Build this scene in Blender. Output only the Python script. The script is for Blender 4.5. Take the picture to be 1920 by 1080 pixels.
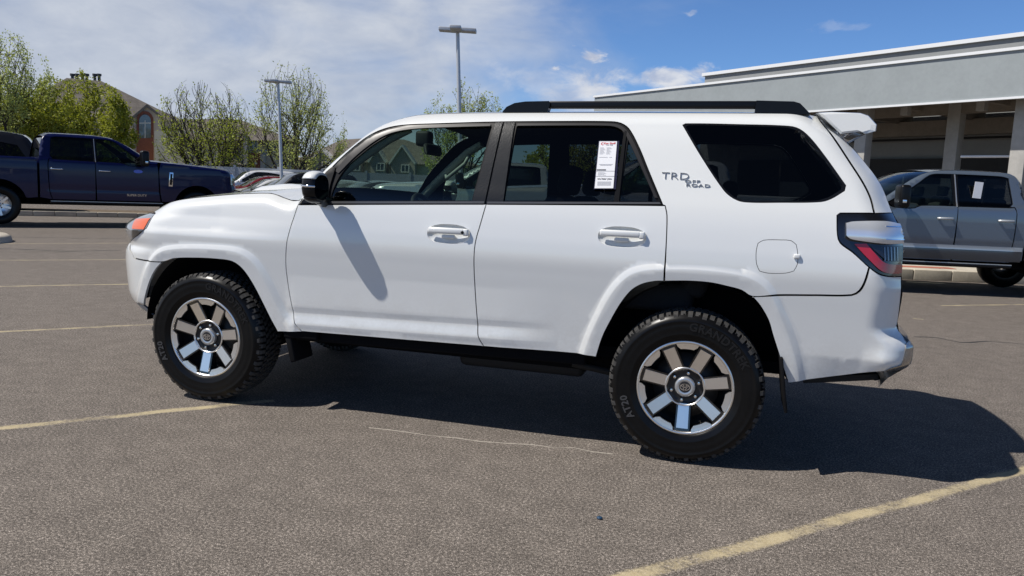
import bpy, bmesh, math, random
import numpy as np
from mathutils import Vector, Matrix, noise
from mathutils.geometry import delaunay_2d_cdt
for o in list(bpy.data.objects): bpy.data.objects.remove(o)
S = bpy.context.scene; COL = S.collection
rad = math.radians

# ---------------------------------------------------------------- camera
CP = np.array([.15, -4.782, 1.3235]); YAW, PITCH, ROLL, FPX = rad(-15.38), rad(-7.11), rad(2.43), 1450.0
_f = np.array([math.sin(YAW)*math.cos(PITCH), math.cos(YAW)*math.cos(PITCH), math.sin(PITCH)])
_r = np.array([math.cos(YAW), -math.sin(YAW), 0.]); _u = np.cross(_r, _f)
_r, _u = math.cos(ROLL)*_r+math.sin(ROLL)*_u, -math.sin(ROLL)*_r+math.cos(ROLL)*_u
cam = bpy.data.cameras.new('camera'); camo = bpy.data.objects.new('camera', cam); COL.objects.link(camo)
cam.sensor_width = 36; cam.lens = FPX/1920*36; cam.clip_start = .05; cam.clip_end = 3000
M4 = Matrix(((_r[0], _u[0], -_f[0], CP[0]), (_r[1], _u[1], -_f[1], CP[1]), (_r[2], _u[2], -_f[2], CP[2]), (0, 0, 0, 1)))
camo.matrix_world = M4
S.camera = camo
def ray(px, py): return _f*FPX+_r*(px-960)-_u*(py-540)
def ony(px, py, Y): d = ray(px, py); return CP+d*(Y-CP[1])/d[1]
def onz(px, py, Z=0.): d = ray(px, py); return CP+d*(Z-CP[2])/d[2]
def atd(px, py, D): return CP+ray(px, py)*(D/FPX)

# ---------------------------------------------------------------- sun, sky, exposure
SUN = Vector((-.62, -.36, 1.0)).normalized()
elev = math.asin(SUN.z); azim = math.atan2(SUN.x, SUN.y)
sun = bpy.data.lights.new('sun', 'SUN'); suno = bpy.data.objects.new('sun', sun); COL.objects.link(suno)
sun.energy = 4.9; sun.angle = rad(.55); sun.color = (1, .955, .89)
suno.rotation_euler = (-SUN).to_track_quat('-Z', 'Y').to_euler()
S.view_settings.view_transform = 'Standard'; S.view_settings.look = 'None'
S.view_settings.exposure = 0.0; S.view_settings.gamma = 1

class NT:
    """small node-graph helper"""
    def __init__(s, tree): s.t = tree; s.n = tree.nodes; s.l = tree.links
    def new(s, typ, **kw):
        n = s.n.new(typ)
        for k, v in kw.items():
            if k == 'ins':
                for kk, vv in v.items():
                    if hasattr(vv, 'is_output'): s.l.new(vv, n.inputs[kk])
                    else: n.inputs[kk].default_value = vv
            else: setattr(n, k, v)
        return n
    def math(s, op, a, b=0., c=None, clamp=False):
        d = {0: a, 1: b}
        if c is not None: d[2] = c
        n = s.new('ShaderNodeMath', operation=op, ins=d); n.use_clamp = clamp; return n.outputs[0]
    def mix(s, fac, a, b, blend='MIX'):
        n = s.new('ShaderNodeMix', data_type='RGBA', blend_type=blend)
        for i, v in ((0, fac), (6, a), (7, b)):
            if hasattr(v, 'is_output'): s.l.new(v, n.inputs[i])
            else: n.inputs[i].default_value = v if i == 0 else (*v[:3], 1)
        return n.outputs[2]
    def noise(s, vec, scale, detail=2, rough=.5, dist=0.):
        n = s.new('ShaderNodeTexNoise', ins={'Scale': scale, 'Detail': detail, 'Roughness': rough, 'Distortion': dist})
        if vec is not None: s.l.new(vec, n.inputs['Vector'])
        return n.outputs['Fac']
    def ramp(s, fac, stops):
        n = s.new('ShaderNodeValToRGB'); s.l.new(fac, n.inputs[0]); e = n.color_ramp.elements
        while len(e) < len(stops): e.new(.5)
        for i, (p, c) in enumerate(stops):
            e[i].position = p; e[i].color = (*(c if isinstance(c, tuple) else (c, c, c)), 1)
        return n.outputs[0]
    def step(s, v, a, b):
        n = s.new('ShaderNodeMapRange', interpolation_type='SMOOTHSTEP', ins={0: v, 1: a, 2: b}); return n.outputs[0]

W = bpy.data.worlds.new('World'); S.world = W; W.use_nodes = True
nt = NT(W.node_tree); nt.n.clear()
sky = nt.new('ShaderNodeTexSky'); sky.sky_type = 'NISHITA'; sky.sun_disc = False
sky.sun_elevation = elev; sky.sun_rotation = azim; sky.altitude = 1300; sky.air_density = 1.0; sky.dust_density = .6; sky.ozone_density = 2.2
geo = nt.new('ShaderNodeTexCoord').outputs['Generated']
def vdot(v, d):
    n = nt.new('ShaderNodeVectorMath', operation='DOT_PRODUCT', ins={1: d}); nt.l.new(v, n.inputs[0]); return n.outputs['Value']
sep = nt.new('ShaderNodeSeparateXYZ'); nt.l.new(geo, sep.inputs[0])
den = nt.math('ADD', nt.math('MAXIMUM', sep.outputs[2], 0.0), .16)
cmb = nt.new('ShaderNodeCombineXYZ', ins={0: nt.math('DIVIDE', sep.outputs[0], den), 1: nt.math('DIVIDE', sep.outputs[1], den), 2: sep.outputs[2]})
pl = cmb.outputs[0]
def skydir(px, py): v = ray(px, py); return tuple(v/np.linalg.norm(v))
# thin cloud veil towards the left horizon, open blue to the right and overhead
stv = nt.new('ShaderNodeVectorMath', operation='MULTIPLY', ins={1: (1, 1, 2.1)}); nt.l.new(geo, stv.inputs[0]); gs = stv.outputs[0]
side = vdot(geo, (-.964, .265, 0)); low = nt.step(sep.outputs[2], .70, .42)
n1 = nt.noise(gs, 2.3, 5, .55, .5); n2 = nt.noise(gs, 6.5, 5, .55, .6); n3 = nt.noise(gs, 19., 5, .6, .3)
fld = nt.math('ADD', nt.math('ADD', nt.math('MULTIPLY', n1, 1.0), nt.math('MULTIPLY', n2, .42)), nt.math('MULTIPLY', side, 1.15))
veil = nt.math('MULTIPLY', nt.math('MULTIPLY', nt.step(fld, 1.06, 1.60), .94), low)
tone = nt.ramp(nt.math('ADD', nt.math('MULTIPLY', n2, .65), nt.math('MULTIPLY', n3, .35)), [(.32, (6.4, 7.3, 9.2)), (.62, (9.8, 10.4, 11.5))])
lift = nt.mix(low, (.30, .33, .37), (1.05, 1.45, 1.98))  # dims the sky overhead to deepen shadows, brightens it near the horizon
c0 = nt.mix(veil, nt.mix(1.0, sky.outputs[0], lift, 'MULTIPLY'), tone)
# cumulus low in the blue
def puff(px, py, rx, sharp, dens, flat=1.6):
    d = np.array(skydir(px, py)); a = vdot(geo, tuple(d)); ang = nt.math('ARCCOSINE', nt.math('MINIMUM', a, 1.0))
    z = nt.math('MULTIPLY', nt.math('ABSOLUTE', nt.math('SUBTRACT', sep.outputs[2], float(d[2]))), flat)
    r_ = nt.math('SQRT', nt.math('ADD', nt.math('MULTIPLY', ang, ang), nt.math('MULTIPLY', z, z)))
    nn = nt.noise(gs, sharp, 7, .62, .4)
    v = nt.math('SUBTRACT', nt.math('ADD', nt.math('MULTIPLY', nt.math('SUBTRACT', nn, .5), 3.6), .85), nt.math('DIVIDE', r_, rx))
    return nt.math('MULTIPLY', nt.step(v, .0, .75), dens)
for (px, py, rx, sh, dn, fl) in [(1108, 110, .026, 24, .95, 1.7), (1040, 128, .010, 50, .8, 1.5), (1255, 146, .055, 15, .85, 2.4), (1170, 165, .075, 13, .75, 2.4), (1100, 185, .09, 11, .6, 2.2), (1298, 26, .011, 60, .35, 1.5), (1575, 50, .030, 30, .16, 2.5), (1000, 150, .08, 9, .35, 1.6)]:
    p = puff(px, py, rx, sh, dn, fl)
    c0 = nt.mix(p, c0, nt.mix(nt.step(nt.noise(gs, sh*1.5, 5), .35, .62), (7.5, 8.3, 10.4), (13.0, 13.0, 13.2)))
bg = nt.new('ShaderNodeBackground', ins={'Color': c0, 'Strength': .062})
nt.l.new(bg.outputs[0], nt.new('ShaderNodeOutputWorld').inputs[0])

# ---------------------------------------------------------------- materials
MATS = {}
def mat(name, col=(.5, .5, .5), rough=.5, metal=0., coat=0., spec=.5, emit=None, trans=0., bump=None, var=None, ior=1.5):
    if name in MATS: return MATS[name]
    m = bpy.data.materials.new(name); m.use_nodes = True; t = NT(m.node_tree); b = t.n['Principled BSDF']
    b.inputs['Base Color'].default_value = (*col, 1); b.inputs['Roughness'].default_value = rough
    b.inputs['Metallic'].default_value = metal; b.inputs['Coat Weight'].default_value = coat; b.inputs['Coat Roughness'].default_value = .03
    b.inputs['Specular IOR Level'].default_value = spec; b.inputs['Transmission Weight'].default_value = trans; b.inputs['IOR'].default_value = ior
    P = t.new('ShaderNodeTexCoord').outputs['Object']
    if var:   # (scale, amount) mottled colour
        f = t.noise(P, var[0], 5, .6); g = t.noise(P, var[0]*7.3, 3, .6)
        f = t.math('ADD', t.math('MULTIPLY', f, .65), t.math('MULTIPLY', g, .35))
        a = var[1]; c = t.mix(t.step(f, .35, .65), tuple(x*(1-a) for x in col), tuple(min(1, x*(1+a)) for x in col))
        t.l.new(c, b.inputs['Base Color'])
    if bump:
        bn = t.new('ShaderNodeBump', ins={'Strength': bump[1], 'Distance': bump[2] if len(bump) > 2 else .01}); t.l.new(t.noise(P, bump[0], 4, .6), bn.inputs['Height'])
        t.l.new(bn.outputs[0], b.inputs['Normal'])
    MATS[name] = m; return m
def glass(name, tint, refl=1.0, rough=0.0):
    if name in MATS: return MATS[name]
    m = bpy.data.materials.new(name); m.use_nodes = True; t = NT(m.node_tree); t.n.remove(t.n['Principled BSDF'])
    gm = t.new('ShaderNodeNewGeometry'); dn = t.new('ShaderNodeVectorMath', operation='DOT_PRODUCT'); t.l.new(gm.outputs['Normal'], dn.inputs[0]); t.l.new(gm.outputs['Incoming'], dn.inputs[1])
    c = t.math('SUBTRACT', 1.0, t.math('ABSOLUTE', dn.outputs['Value'])); fr = t.math('ADD', .045, t.math('MULTIPLY', t.math('POWER', c, 5.0), .95))
    tr = t.new('ShaderNodeBsdfTransparent', ins={'Color': (*tint, 1)})
    gl = t.new('ShaderNodeBsdfGlossy', ins={'Color': (1, 1, 1, 1), 'Roughness': rough})
    mx = t.new('ShaderNodeMixShader'); t.l.new(t.math('MULTIPLY', fr, refl, clamp=True), mx.inputs[0]); t.l.new(tr.outputs[0], mx.inputs[1]); t.l.new(gl.outputs[0], mx.inputs[2])
    t.l.new(mx.outputs[0], t.n['Material Output'].inputs[0]); MATS[name] = m; return m

# ---------------------------------------------------------------- object helpers
def tag(o, label=None, cat=None, group=None, kind=None):
    if label: o['label'] = label
    if cat: o['category'] = cat
    if group: o['group'] = group
    if kind: o['kind'] = kind
    return o
def empty(name, loc, rz=0., label=None, cat=None, group=None, scale=1.):
    o = bpy.data.objects.new(name, None); COL.objects.link(o); o.location = loc; o.rotation_euler = (0, 0, rz); o.scale = (scale,)*3
    o.empty_display_size = .2
    return tag(o, label, cat, group)
class MB:
    """vertex/face collector -> one mesh object"""
    def __init__(s): s.v = []; s.f = []; s.sm = []; s.uv = None
    def add(s, vs, fs, smooth=False):
        b = len(s.v); s.v += [tuple(map(float, v)) for v in vs]; s.f += [tuple(i+b for i in f) for f in fs]; s.sm += [smooth]*len(fs); return s
    def box(s, c, d, rz=0., rx=0., ry=0., bev=0.):
        R_ = (Matrix.Rotation(rz, 3, 'Z') @ Matrix.Rotation(ry, 3, 'Y') @ Matrix.Rotation(rx, 3, 'X'))
        if bev <= 0:
            vs = [R_ @ Vector((x*d[0]/2, y*d[1]/2, z*d[2]/2))+Vector(c) for x in (-1, 1) for y in (-1, 1) for z in (-1, 1)]
            return s.add(vs, [(0, 1, 3, 2), (4, 6, 7, 5), (0, 4, 5, 1), (2, 3, 7, 6), (0, 2, 6, 4), (1, 5, 7, 3)])
        bm = bmesh.new(); bmesh.ops.create_cube(bm, size=1); bmesh.ops.scale(bm, vec=d, verts=bm.verts)
        bmesh.ops.bevel(bm, geom=bm.edges[:], offset=bev, segments=3, profile=.5, affect='EDGES')
        bm.verts.index_update(); s.add([R_ @ v.co+Vector(c) for v in bm.verts], [tuple(v.index for v in f.verts) for f in bm.faces], True); bm.free(); return s
    def tube(s, pts, r, n=10, cap=True, smooth=True):
        pts = [Vector(p) for p in pts]; k = len(pts); rs = r if isinstance(r, (list, tuple)) else [r]*k
        vs = []; up = None
        for i, p in enumerate(pts):
            t_ = (pts[min(i+1, k-1)]-pts[max(i-1, 0)]).normalized()
            if up is None: up = t_.orthogonal().normalized()
            up = (up-t_*up.dot(t_)); up = up.normalized() if up.length > 1e-6 else t_.orthogonal().normalized()
            sd = t_.cross(up)
            vs += [p+(up*math.cos(2*math.pi*j/n)+sd*math.sin(2*math.pi*j/n))*rs[i] for j in range(n)]
        fs = [(i*n+j, i*n+(j+1) % n, (i+1)*n+(j+1) % n, (i+1)*n+j) for i in range(k-1) for j in range(n)]
        s.add(vs, fs, smooth)
        if cap: s.add(vs[:n], [tuple(range(n))[::-1]]); s.add(vs[-n:], [tuple(range(n))])
        return s
    def lathe(s, prof, n=48, axis='Y', c=(0, 0, 0), a0=0., a1=2*math.pi, smooth=True):
        """prof: (radius, offset along axis)"""
        full = abs(a1-a0-2*math.pi) < 1e-6; m = n if full else n+1; vs = []
        for j in range(m):
            a = a0+(a1-a0)*j/n; ca, sa = math.cos(a), math.sin(a)
            for (r_, o_) in prof:
                v = {'Y': (r_*ca, o_, r_*sa), 'Z': (r_*ca, r_*sa, o_), 'X': (o_, r_*ca, r_*sa)}[axis]
                vs.append((v[0]+c[0], v[1]+c[1], v[2]+c[2]))
        k = len(prof); fs = []
        for j in range(n if not full else m):
            jj = (j+1) % m
            fs += [(j*k+i, jj*k+i, jj*k+i+1, j*k+i+1) for i in range(k-1)]
        return s.add(vs, fs, smooth)
    def prism(s, poly, fn, t0, t1):
        """poly 2-D, fn(u,v,t)->3-D, extruded from t0 to t1"""
        n = len(poly); r_ = delaunay_2d_cdt([Vector(p) for p in poly], [(i, (i+1) % n) for i in range(n)], [list(range(n))], 1, 1e-6)
        V, F = r_[0], r_[2]
        for t_ in (t0, t1): s.add([fn(v[0], v[1], t_) for v in V], [tuple(f) for f in F])
        vs = [fn(p[0], p[1], t0) for p in poly]+[fn(p[0], p[1], t1) for p in poly]
        return s.add(vs, [(i, (i+1) % n, n+(i+1) % n, n+i) for i in range(n)])
    def build(s, name, m, parent=None, nrm=None):
        me = bpy.data.meshes.new(name); me.from_pydata(s.v, [], s.f); me.update()
        me.polygons.foreach_set('use_smooth', s.sm)
        if s.uv is not None:
            uv = me.uv_layers.new(name='UVMap'); li = np.empty(len(me.loops), np.int32); me.loops.foreach_get('vertex_index', li)
            uv.data.foreach_set('uv', np.array(s.uv, dtype=np.float32)[li].ravel())
        me.materials.append(m)
        if nrm is None: bm = bmesh.new(); bm.from_mesh(me); bmesh.ops.recalc_face_normals(bm, faces=bm.faces); bm.to_mesh(me); bm.free()
        else: me.normals_split_custom_set_from_vertices(nrm)
        o = bpy.data.objects.new(name, me); COL.objects.link(o)
        if parent: o.parent = parent
        return o
def copy_tree(o, parent=None):
    c = o.copy(); COL.objects.link(c); c.parent = parent
    for ch in list(o.children): copy_tree(ch, c)
    return c
def text_mesh(txt, size, fn, depth=.003, extrude=True, shear=0., spacing=1., bold=0.):
    """returns an MB with the lettering, (u,v,t) mapped by fn"""
    cu = bpy.data.curves.new('txt', 'FONT'); cu.body = txt; cu.size = size; cu.shear = shear; cu.space_character = spacing
    cu.extrude = depth; cu.align_x = 'CENTER'; cu.align_y = 'CENTER'; cu.offset = bold; cu.resolution_u = 3
    ob = bpy.data.objects.new('txt', cu); COL.objects.link(ob)
    dg = bpy.context.evaluated_depsgraph_get(); me = bpy.data.meshes.new_from_object(ob.evaluated_get(dg))
    mb = MB(); mb.add([fn(v.co.x, v.co.y, v.co.z) for v in me.vertices], [tuple(p.vertices) for p in me.polygons])
    bpy.data.objects.remove(ob); bpy.data.curves.remove(cu); bpy.data.meshes.remove(me)
    return mb
def fit_text(txt, cx_, cz_, w_, h_, fn, depth=.002, bold=.0, shear=0.):
    """lettering scaled to w_ x h_ about (cx_, cz_), mapped by fn(u, v, t)"""
    q = text_mesh(txt, 1., lambda u, v, t: (u, v, t), depth, bold=bold, shear=shear); A = np.array(q.v); lo, hi = A.min(0), A.max(0)
    q.v = [tuple(fn(cx_+((p[0]-lo[0])/(hi[0]-lo[0])-.5)*w_, cz_+((p[1]-lo[1])/(hi[1]-lo[1])-.5)*h_, p[2])) for p in A]; return q
def pchip(xs, ys):
    xs = np.array(xs, float); ys = np.array(ys, float); h = np.diff(xs); d = np.diff(ys)/h; m = np.zeros(len(xs))
    for i in range(1, len(xs)-1):
        if d[i-1]*d[i] > 0: w1, w2 = 2*h[i]+h[i-1], h[i]+2*h[i-1]; m[i] = (w1+w2)/(w1/d[i-1]+w2/d[i])
    m[0] = d[0]; m[-1] = d[-1]
    def f(x):
        x = np.clip(x, xs[0], xs[-1]); i = np.clip(np.searchsorted(xs, x)-1, 0, len(h)-1); t = (x-xs[i])/h[i]
        return ys[i]*(2*t**3-3*t**2+1)+h[i]*m[i]*(t**3-2*t**2+t)+ys[i+1]*(-2*t**3+3*t**2)+h[i]*m[i+1]*(t**3-t**2)
    return f
def smooth_poly(P, closed=True, step=.025, ang=38):
    """Catmull-Rom through the points, keeping sharp corners"""
    P = [np.array(p, float) for p in P]; n = len(P); out = []
    def corner(i):
        if not closed and i in (0, n-1): return True
        a = P[i]-P[i-1]; b = P[(i+1) % n]-P[i]; la, lb = np.linalg.norm(a), np.linalg.norm(b)
        if la < 1e-9 or lb < 1e-9: return True
        return math.degrees(math.acos(max(-1, min(1, float(a@b)/(la*lb))))) > ang
    cs = [corner(i) for i in range(n)]
    for i in range(n if closed else n-1):
        j = (i+1) % n; p1, p2 = P[i], P[j]; L = np.linalg.norm(p2-p1)
        p0 = P[i-1] if not cs[i] else p1+(p1-p2)*.5
        p3 = P[(j+1) % n] if not cs[j] else p2+(p2-p1)*.5
        k = max(1, int(round(L/step)))
        if cs[i] and cs[j]: out += [p1+(p2-p1)*t/k for t in range(k)]; continue
        m1 = (p2-p0)/max(np.linalg.norm(p2-p1)+np.linalg.norm(p1-p0), 1e-9)*L; m2 = (p3-p1)/max(np.linalg.norm(p3-p2)+L, 1e-9)*L
        for q in range(k):
            t = q/k; out.append(p1*(2*t**3-3*t**2+1)+m1*(t**3-2*t**2+t)+p2*(-2*t**3+3*t**2)+m2*(t**3-t**2))
    if not closed: out.append(P[-1])
    return np.array(out)
def inside(pts, poly):
    x, y = pts[:, 0], pts[:, 1]; r_ = np.zeros(len(pts), bool); n = len(poly); j = n-1
    for i in range(n):
        xi, yi = poly[i]; xj, yj = poly[j]
        if yi != yj: r_ ^= ((yi > y) != (yj > y)) & (x < (xj-xi)*(y-yi)/(yj-yi)+xi)
        j = i
    return r_
def segdist(pts, poly, closed=True):
    d = np.full(len(pts), 1e9); n = len(poly)
    for i in range(n if closed else n-1):
        a = poly[i]; b = poly[(i+1) % n]; ab = b-a; L2 = float(ab@ab)
        if L2 < 1e-14: continue
        t = np.clip(((pts-a)@ab)/L2, 0, 1); d = np.minimum(d, np.hypot(*(pts-(a+t[:, None]*ab)).T))
    return d
class Skin:
    """side surface of a vehicle: half width as a function of (x, z); near side is y<0, front is -x"""
    def __init__(s, base, zt, xf, xr, rt=(.07, .07), rf=(.5, .3), rr=(.12, .12), extra=None):
        s.base, s.zt, s.xf, s.xr, s.rt, s.rf, s.rr, s.extra = base, zt, xf, xr, rt, rf, rr, extra
    def w(s, x, z, ex=True):
        x = np.asarray(x, float); z = np.asarray(z, float); w = s.base(z)
        g = lambda d, R_, A, p: A*np.clip(1-np.clip(d, 0, None)/R_, 0, 1)**p
        w = w-g(s.zt(x)-z, s.rt[0], s.rt[1], 2.4)-g(x-s.xf(z), s.rf[0], s.rf[1], 2.3)-g(s.xr(z)-x, s.rr[0], s.rr[1], 2.4)
        return w+s.extra(x, z) if (s.extra and ex) else w
    def clip(s, P):
        P = np.array(P, float); P[:, 1] = np.minimum(P[:, 1], s.zt(P[:, 0])-.001)
        P[:, 0] = np.clip(P[:, 0], s.xf(P[:, 1])+.001, s.xr(P[:, 1])-.001); return P
    def panel(s, name, m, parent, poly, holes=(), feats=(), res=.035, off=0., thick=.018, gap=.0, smooth=True, side=-1, step=None, bothsides=False, ang=38, keep=False):
        step = step or res*.8
        def prep(p, sgn):
            p = s.clip(p); q = smooth_poly(p, True, step, ang) if smooth else smooth_poly(p, True, step, 0)
            if gap and sgn:
                c = np.roll(q, -1, 0)-np.roll(q, 1, 0); nn = np.stack([c[:, 1], -c[:, 0]], 1); nn /= np.maximum(np.hypot(*nn.T), 1e-9)[:, None]
                ar = np.sum(q[:, 0]*np.roll(q[:, 1], -1)-np.roll(q[:, 0], -1)*q[:, 1]); q = q-nn*gap*(1 if ar > 0 else -1)
            return s.clip(q)
        B = prep(poly, 1); H = [prep(h, 0) for h in holes]
        vs = [tuple(p) for p in B]; ed = [(i, (i+1) % len(B)) for i in range(len(B))]
        for h in H: b0 = len(vs); vs += [tuple(p) for p in h]; ed += [(b0+i, b0+(i+1) % len(h)) for i in range(len(h))]
        for f_ in feats:
            q = smooth_poly(s.clip(f_), False, step); ins = inside(q, B) & (segdist(q, B) > res*.3); prev = None
            for i in range(len(q)):
                if ins[i]:
                    vs.append(tuple(q[i]))
                    if prev is not None: ed.append((prev, len(vs)-1))
                    prev = len(vs)-1
                else: prev = None
        x0, z0 = B.min(0); x1, z1 = B.max(0); gx, gz = np.meshgrid(np.arange(x0, x1, res), np.arange(z0, z1, res*.87)); gx = gx+(np.arange(gx.shape[0]) % 2)[:, None]*res/2
        G = np.stack([gx.ravel(), gz.ravel()], 1)
        if len(G):
            k = inside(G, B) & (segdist(G, B) > res*.55)
            for h in H: k &= ~inside(G, h) & (segdist(G, h) > res*.55)
            G = G[k]
            for f_ in feats:
                if len(G): G = G[segdist(G, smooth_poly(s.clip(f_), False, step), False) > res*.45]
            vs += [tuple(p) for p in G]
        r_ = delaunay_2d_cdt([Vector(v) for v in vs], ed, [], 0, 1e-6)
        V = np.array([tuple(v) for v in r_[0]]); F = np.array([f for f in r_[2] if len(f) == 3]); c = V[F].mean(1)
        k = inside(c, B)
        for h in H: k &= ~inside(c, h)
        F = F[k]; used = np.unique(F); mp = -np.ones(len(V), int); mp[used] = np.arange(len(used)); V = V[used]; F = mp[F]
        Y = s.w(V[:, 0], V[:, 1])+off; e_ = .0022
        wx = (s.w(V[:, 0]+e_, V[:, 1])-s.w(V[:, 0]-e_, V[:, 1]))/(2*e_); wz = (s.w(V[:, 0], V[:, 1]+e_)-s.w(V[:, 0], V[:, 1]-e_))/(2*e_)
        t0 = V[F]; ar_ = (t0[:, 1, 0]-t0[:, 0, 0])*(t0[:, 2, 1]-t0[:, 0, 1])-(t0[:, 1, 1]-t0[:, 0, 1])*(t0[:, 2, 0]-t0[:, 0, 0])
        F[ar_ < 0] = F[ar_ < 0][:, ::-1]                  # counter-clockwise in (x, z): faces -y
        cnt = {}
        for f_ in F:
            for a, b in ((f_[0], f_[1]), (f_[1], f_[2]), (f_[2], f_[0])): cnt.setdefault((min(a, b), max(a, b)), []).append((a, b))
        be = [v[0] for v in cnt.values() if len(v) == 1]
        objs = []
        for sd in ((-1, 1) if bothsides else (side,)):
            mb = MB(); mb.add([(V[i, 0], sd*Y[i], V[i, 1]) for i in range(len(V))], [tuple(f if sd < 0 else f[::-1]) for f in F], True)
            nn_ = np.stack([-wx, np.full(len(V), float(sd)), -wz], 1); nn_ /= np.linalg.norm(nn_, axis=1)[:, None]; NN = [tuple(v) for v in nn_]
            if thick:
                ids = sorted({a for e in be for a in e}); ix = {a: i for i, a in enumerate(ids)}; n = len(ids)
                rv = [(V[a, 0], sd*Y[a], V[a, 1]) for a in ids]+[(V[a, 0], sd*(Y[a]-thick), V[a, 1]) for a in ids]
                en = np.zeros((n, 3))
                for a, b in be:
                    dx, dz = V[b]-V[a]; q = np.array([dz, 0, -dx]); en[ix[a]] += q; en[ix[b]] += q
                en /= np.maximum(np.linalg.norm(en, axis=1), 1e-9)[:, None]
                fs_ = [(ix[a], n+ix[a], n+ix[b], ix[b]) for a, b in be]
                mb.add(rv, fs_ if sd < 0 else [f[::-1] for f in fs_], True); NN += [tuple(v) for v in en]*2
            o = mb.build(name, m, parent, NN)
            objs.append(o)
        return objs if bothsides else objs[0]
    def side_line(s, xs, zs, off=0.):
        P = s.clip(np.stack([xs, zs], 1)); return [(p[0], p[1], float(s.w(p[0], p[1]))+off) for p in P]
def cross(name, m, parent, line, crown=0., bulge=0., n=14, pw=2., thick=0., shrink=0.):
    """surface between both sides along line [(x,z,halfwidth)]"""
    k = len(line); cr = crown if isinstance(crown, (list, tuple, np.ndarray)) else [crown]*k; bu = bulge if isinstance(bulge, (list, tuple, np.ndarray)) else [bulge]*k
    vs = []
    for i, (x, z, w) in enumerate(line):
        w -= shrink
        for j in range(n+1):
            v = -1+2*j/n; q = 1-abs(v)**pw; vs.append((x+bu[i]*q, v*w, z+cr[i]*q))
    fs = [(i*(n+1)+j, i*(n+1)+j+1, (i+1)*(n+1)+j+1, (i+1)*(n+1)+j) for i in range(k-1) for j in range(n)]
    return MB().add(vs, fs, True).build(name, m, parent)

PAINT = mat('white_paint', (.75, .76, .75), .32, 0, 1.)
BLACK = mat('black_trim', (.006, .006, .007), .3, spec=.25); MATTE = mat('matte_black', (.010, .010, .011), .75); VOID = mat('dark_inner', (.006, .006, .007), .95, spec=.1)
CHROME = mat('chrome', (.82, .83, .85), .06, 1.); RUBBER = mat('tyre_rubber', (.005, .005, .0055), .30, spec=.22, var=(5, .25)); TREAD = mat('tyre_tread', (.042, .040, .038), .85, var=(12, .4))
MACH = mat('machined_alloy', (.90, .88, .85), .30, 1.); GLOSSB = mat('gloss_black', (.008, .008, .009), .12, 0, 1.); SILVER = mat('silver_paint', (.55, .56, .57), .3, .7)
LETTER = mat('grey_lettering', (.055, .055, .058), .4); PAPER = mat('white_paper', (.80, .80, .82), .6); INK = mat('dark_ink', (.05, .05, .06), .6); REDINK = mat('red_ink', (.6, .02, .03), .6)
SEATM = mat('dark_seat_fabric', (.02, .02, .022), .9, bump=(80, .4)); GREYPL = mat('light_grey_plastic', (.38, .40, .38), .6)
GFRONT = glass('tinted_front_glass', (.44, .54, .48), 1.0); GREAR = glass('privacy_glass', (.225, .24, .245), 1.15); GCLEAR = glass('clear_glass', (.85, .9, .88)); GLENS = glass('clear_lens', (.9, .92, .95), 2.2)
AMBER = mat('amber_lens', (.75, .13, .03), .12, 0, 1.); REDL = mat('red_lens', (.42, .012, .02), .1, 0, 1.); LENSG = mat('lamp_reflector', (.75, .78, .82), .1, .9)
# ================================================================ ground
def asphalt_nodes(t, P):
    a = t.noise(P, 230., 2, .6); b = t.noise(P, 80., 3, .6); c = t.noise(P, 1.1, 5, .6); d = t.noise(P, .22, 3, .5); e = t.noise(P, 7.0, 4, .65)
    vor = t.new('ShaderNodeTexVoronoi', ins={'Scale': 115.}); t.l.new(P, vor.inputs['Vector'])
    f = t.math('ADD', t.math('ADD', t.math('MULTIPLY', a, .56), t.math('MULTIPLY', b, .36)), t.math('MULTIPLY', e, .08))
    col = t.ramp(f, [(.36, (.016, .014, .012)), (.45, (.083, .071, .061)), (.53, (.160, .137, .117)), (.64, (.58, .505, .44))])
    stone = t.step(vor.outputs['Color'], .80, .95) if False else t.step(vor.outputs['Distance'], .30, .12)
    sp = t.new('ShaderNodeSeparateColor'); t.l.new(vor.outputs['Color'], sp.inputs[0])
    pick = t.math('MULTIPLY', stone, t.step(sp.outputs[0], .80, .90))
    col = t.mix(t.math('MULTIPLY', pick, .65), col, (.36, .33, .29))
    big = t.math('ADD', t.math('MULTIPLY', c, .5), t.math('MULTIPLY', d, .5))
    col = t.mix(1.0, col, t.ramp(big, [(.35, .93), (.65, 1.06)]), 'MULTIPLY')
    st = t.math('MULTIPLY', t.step(t.noise(P, .8, 6, .65, .6), .58, .70), .22); col = t.mix(st, col, (.05, .043, .036))
    hgt = t.math('ADD', t.math('MULTIPLY', f, 1.0), t.math('MULTIPLY', pick, .3))
    return col, hgt
def surf(name, fn, rough=.85):
    m = bpy.data.materials.new(name); m.use_nodes = True; t = NT(m.node_tree); b = t.n['Principled BSDF']
    P = t.new('ShaderNodeNewGeometry').outputs['Position']; c, h = fn(t, P); t.l.new(c, b.inputs['Base Color']); b.inputs['Roughness'].default_value = rough
    b.inputs['Specular IOR Level'].default_value = .35
    bn = t.new('ShaderNodeBump', ins={'Strength': .55, 'Distance': .006}); t.l.new(h, bn.inputs['Height']); t.l.new(bn.outputs[0], b.inputs['Normal']); return m
ASPH = surf('asphalt', asphalt_nodes)
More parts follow.
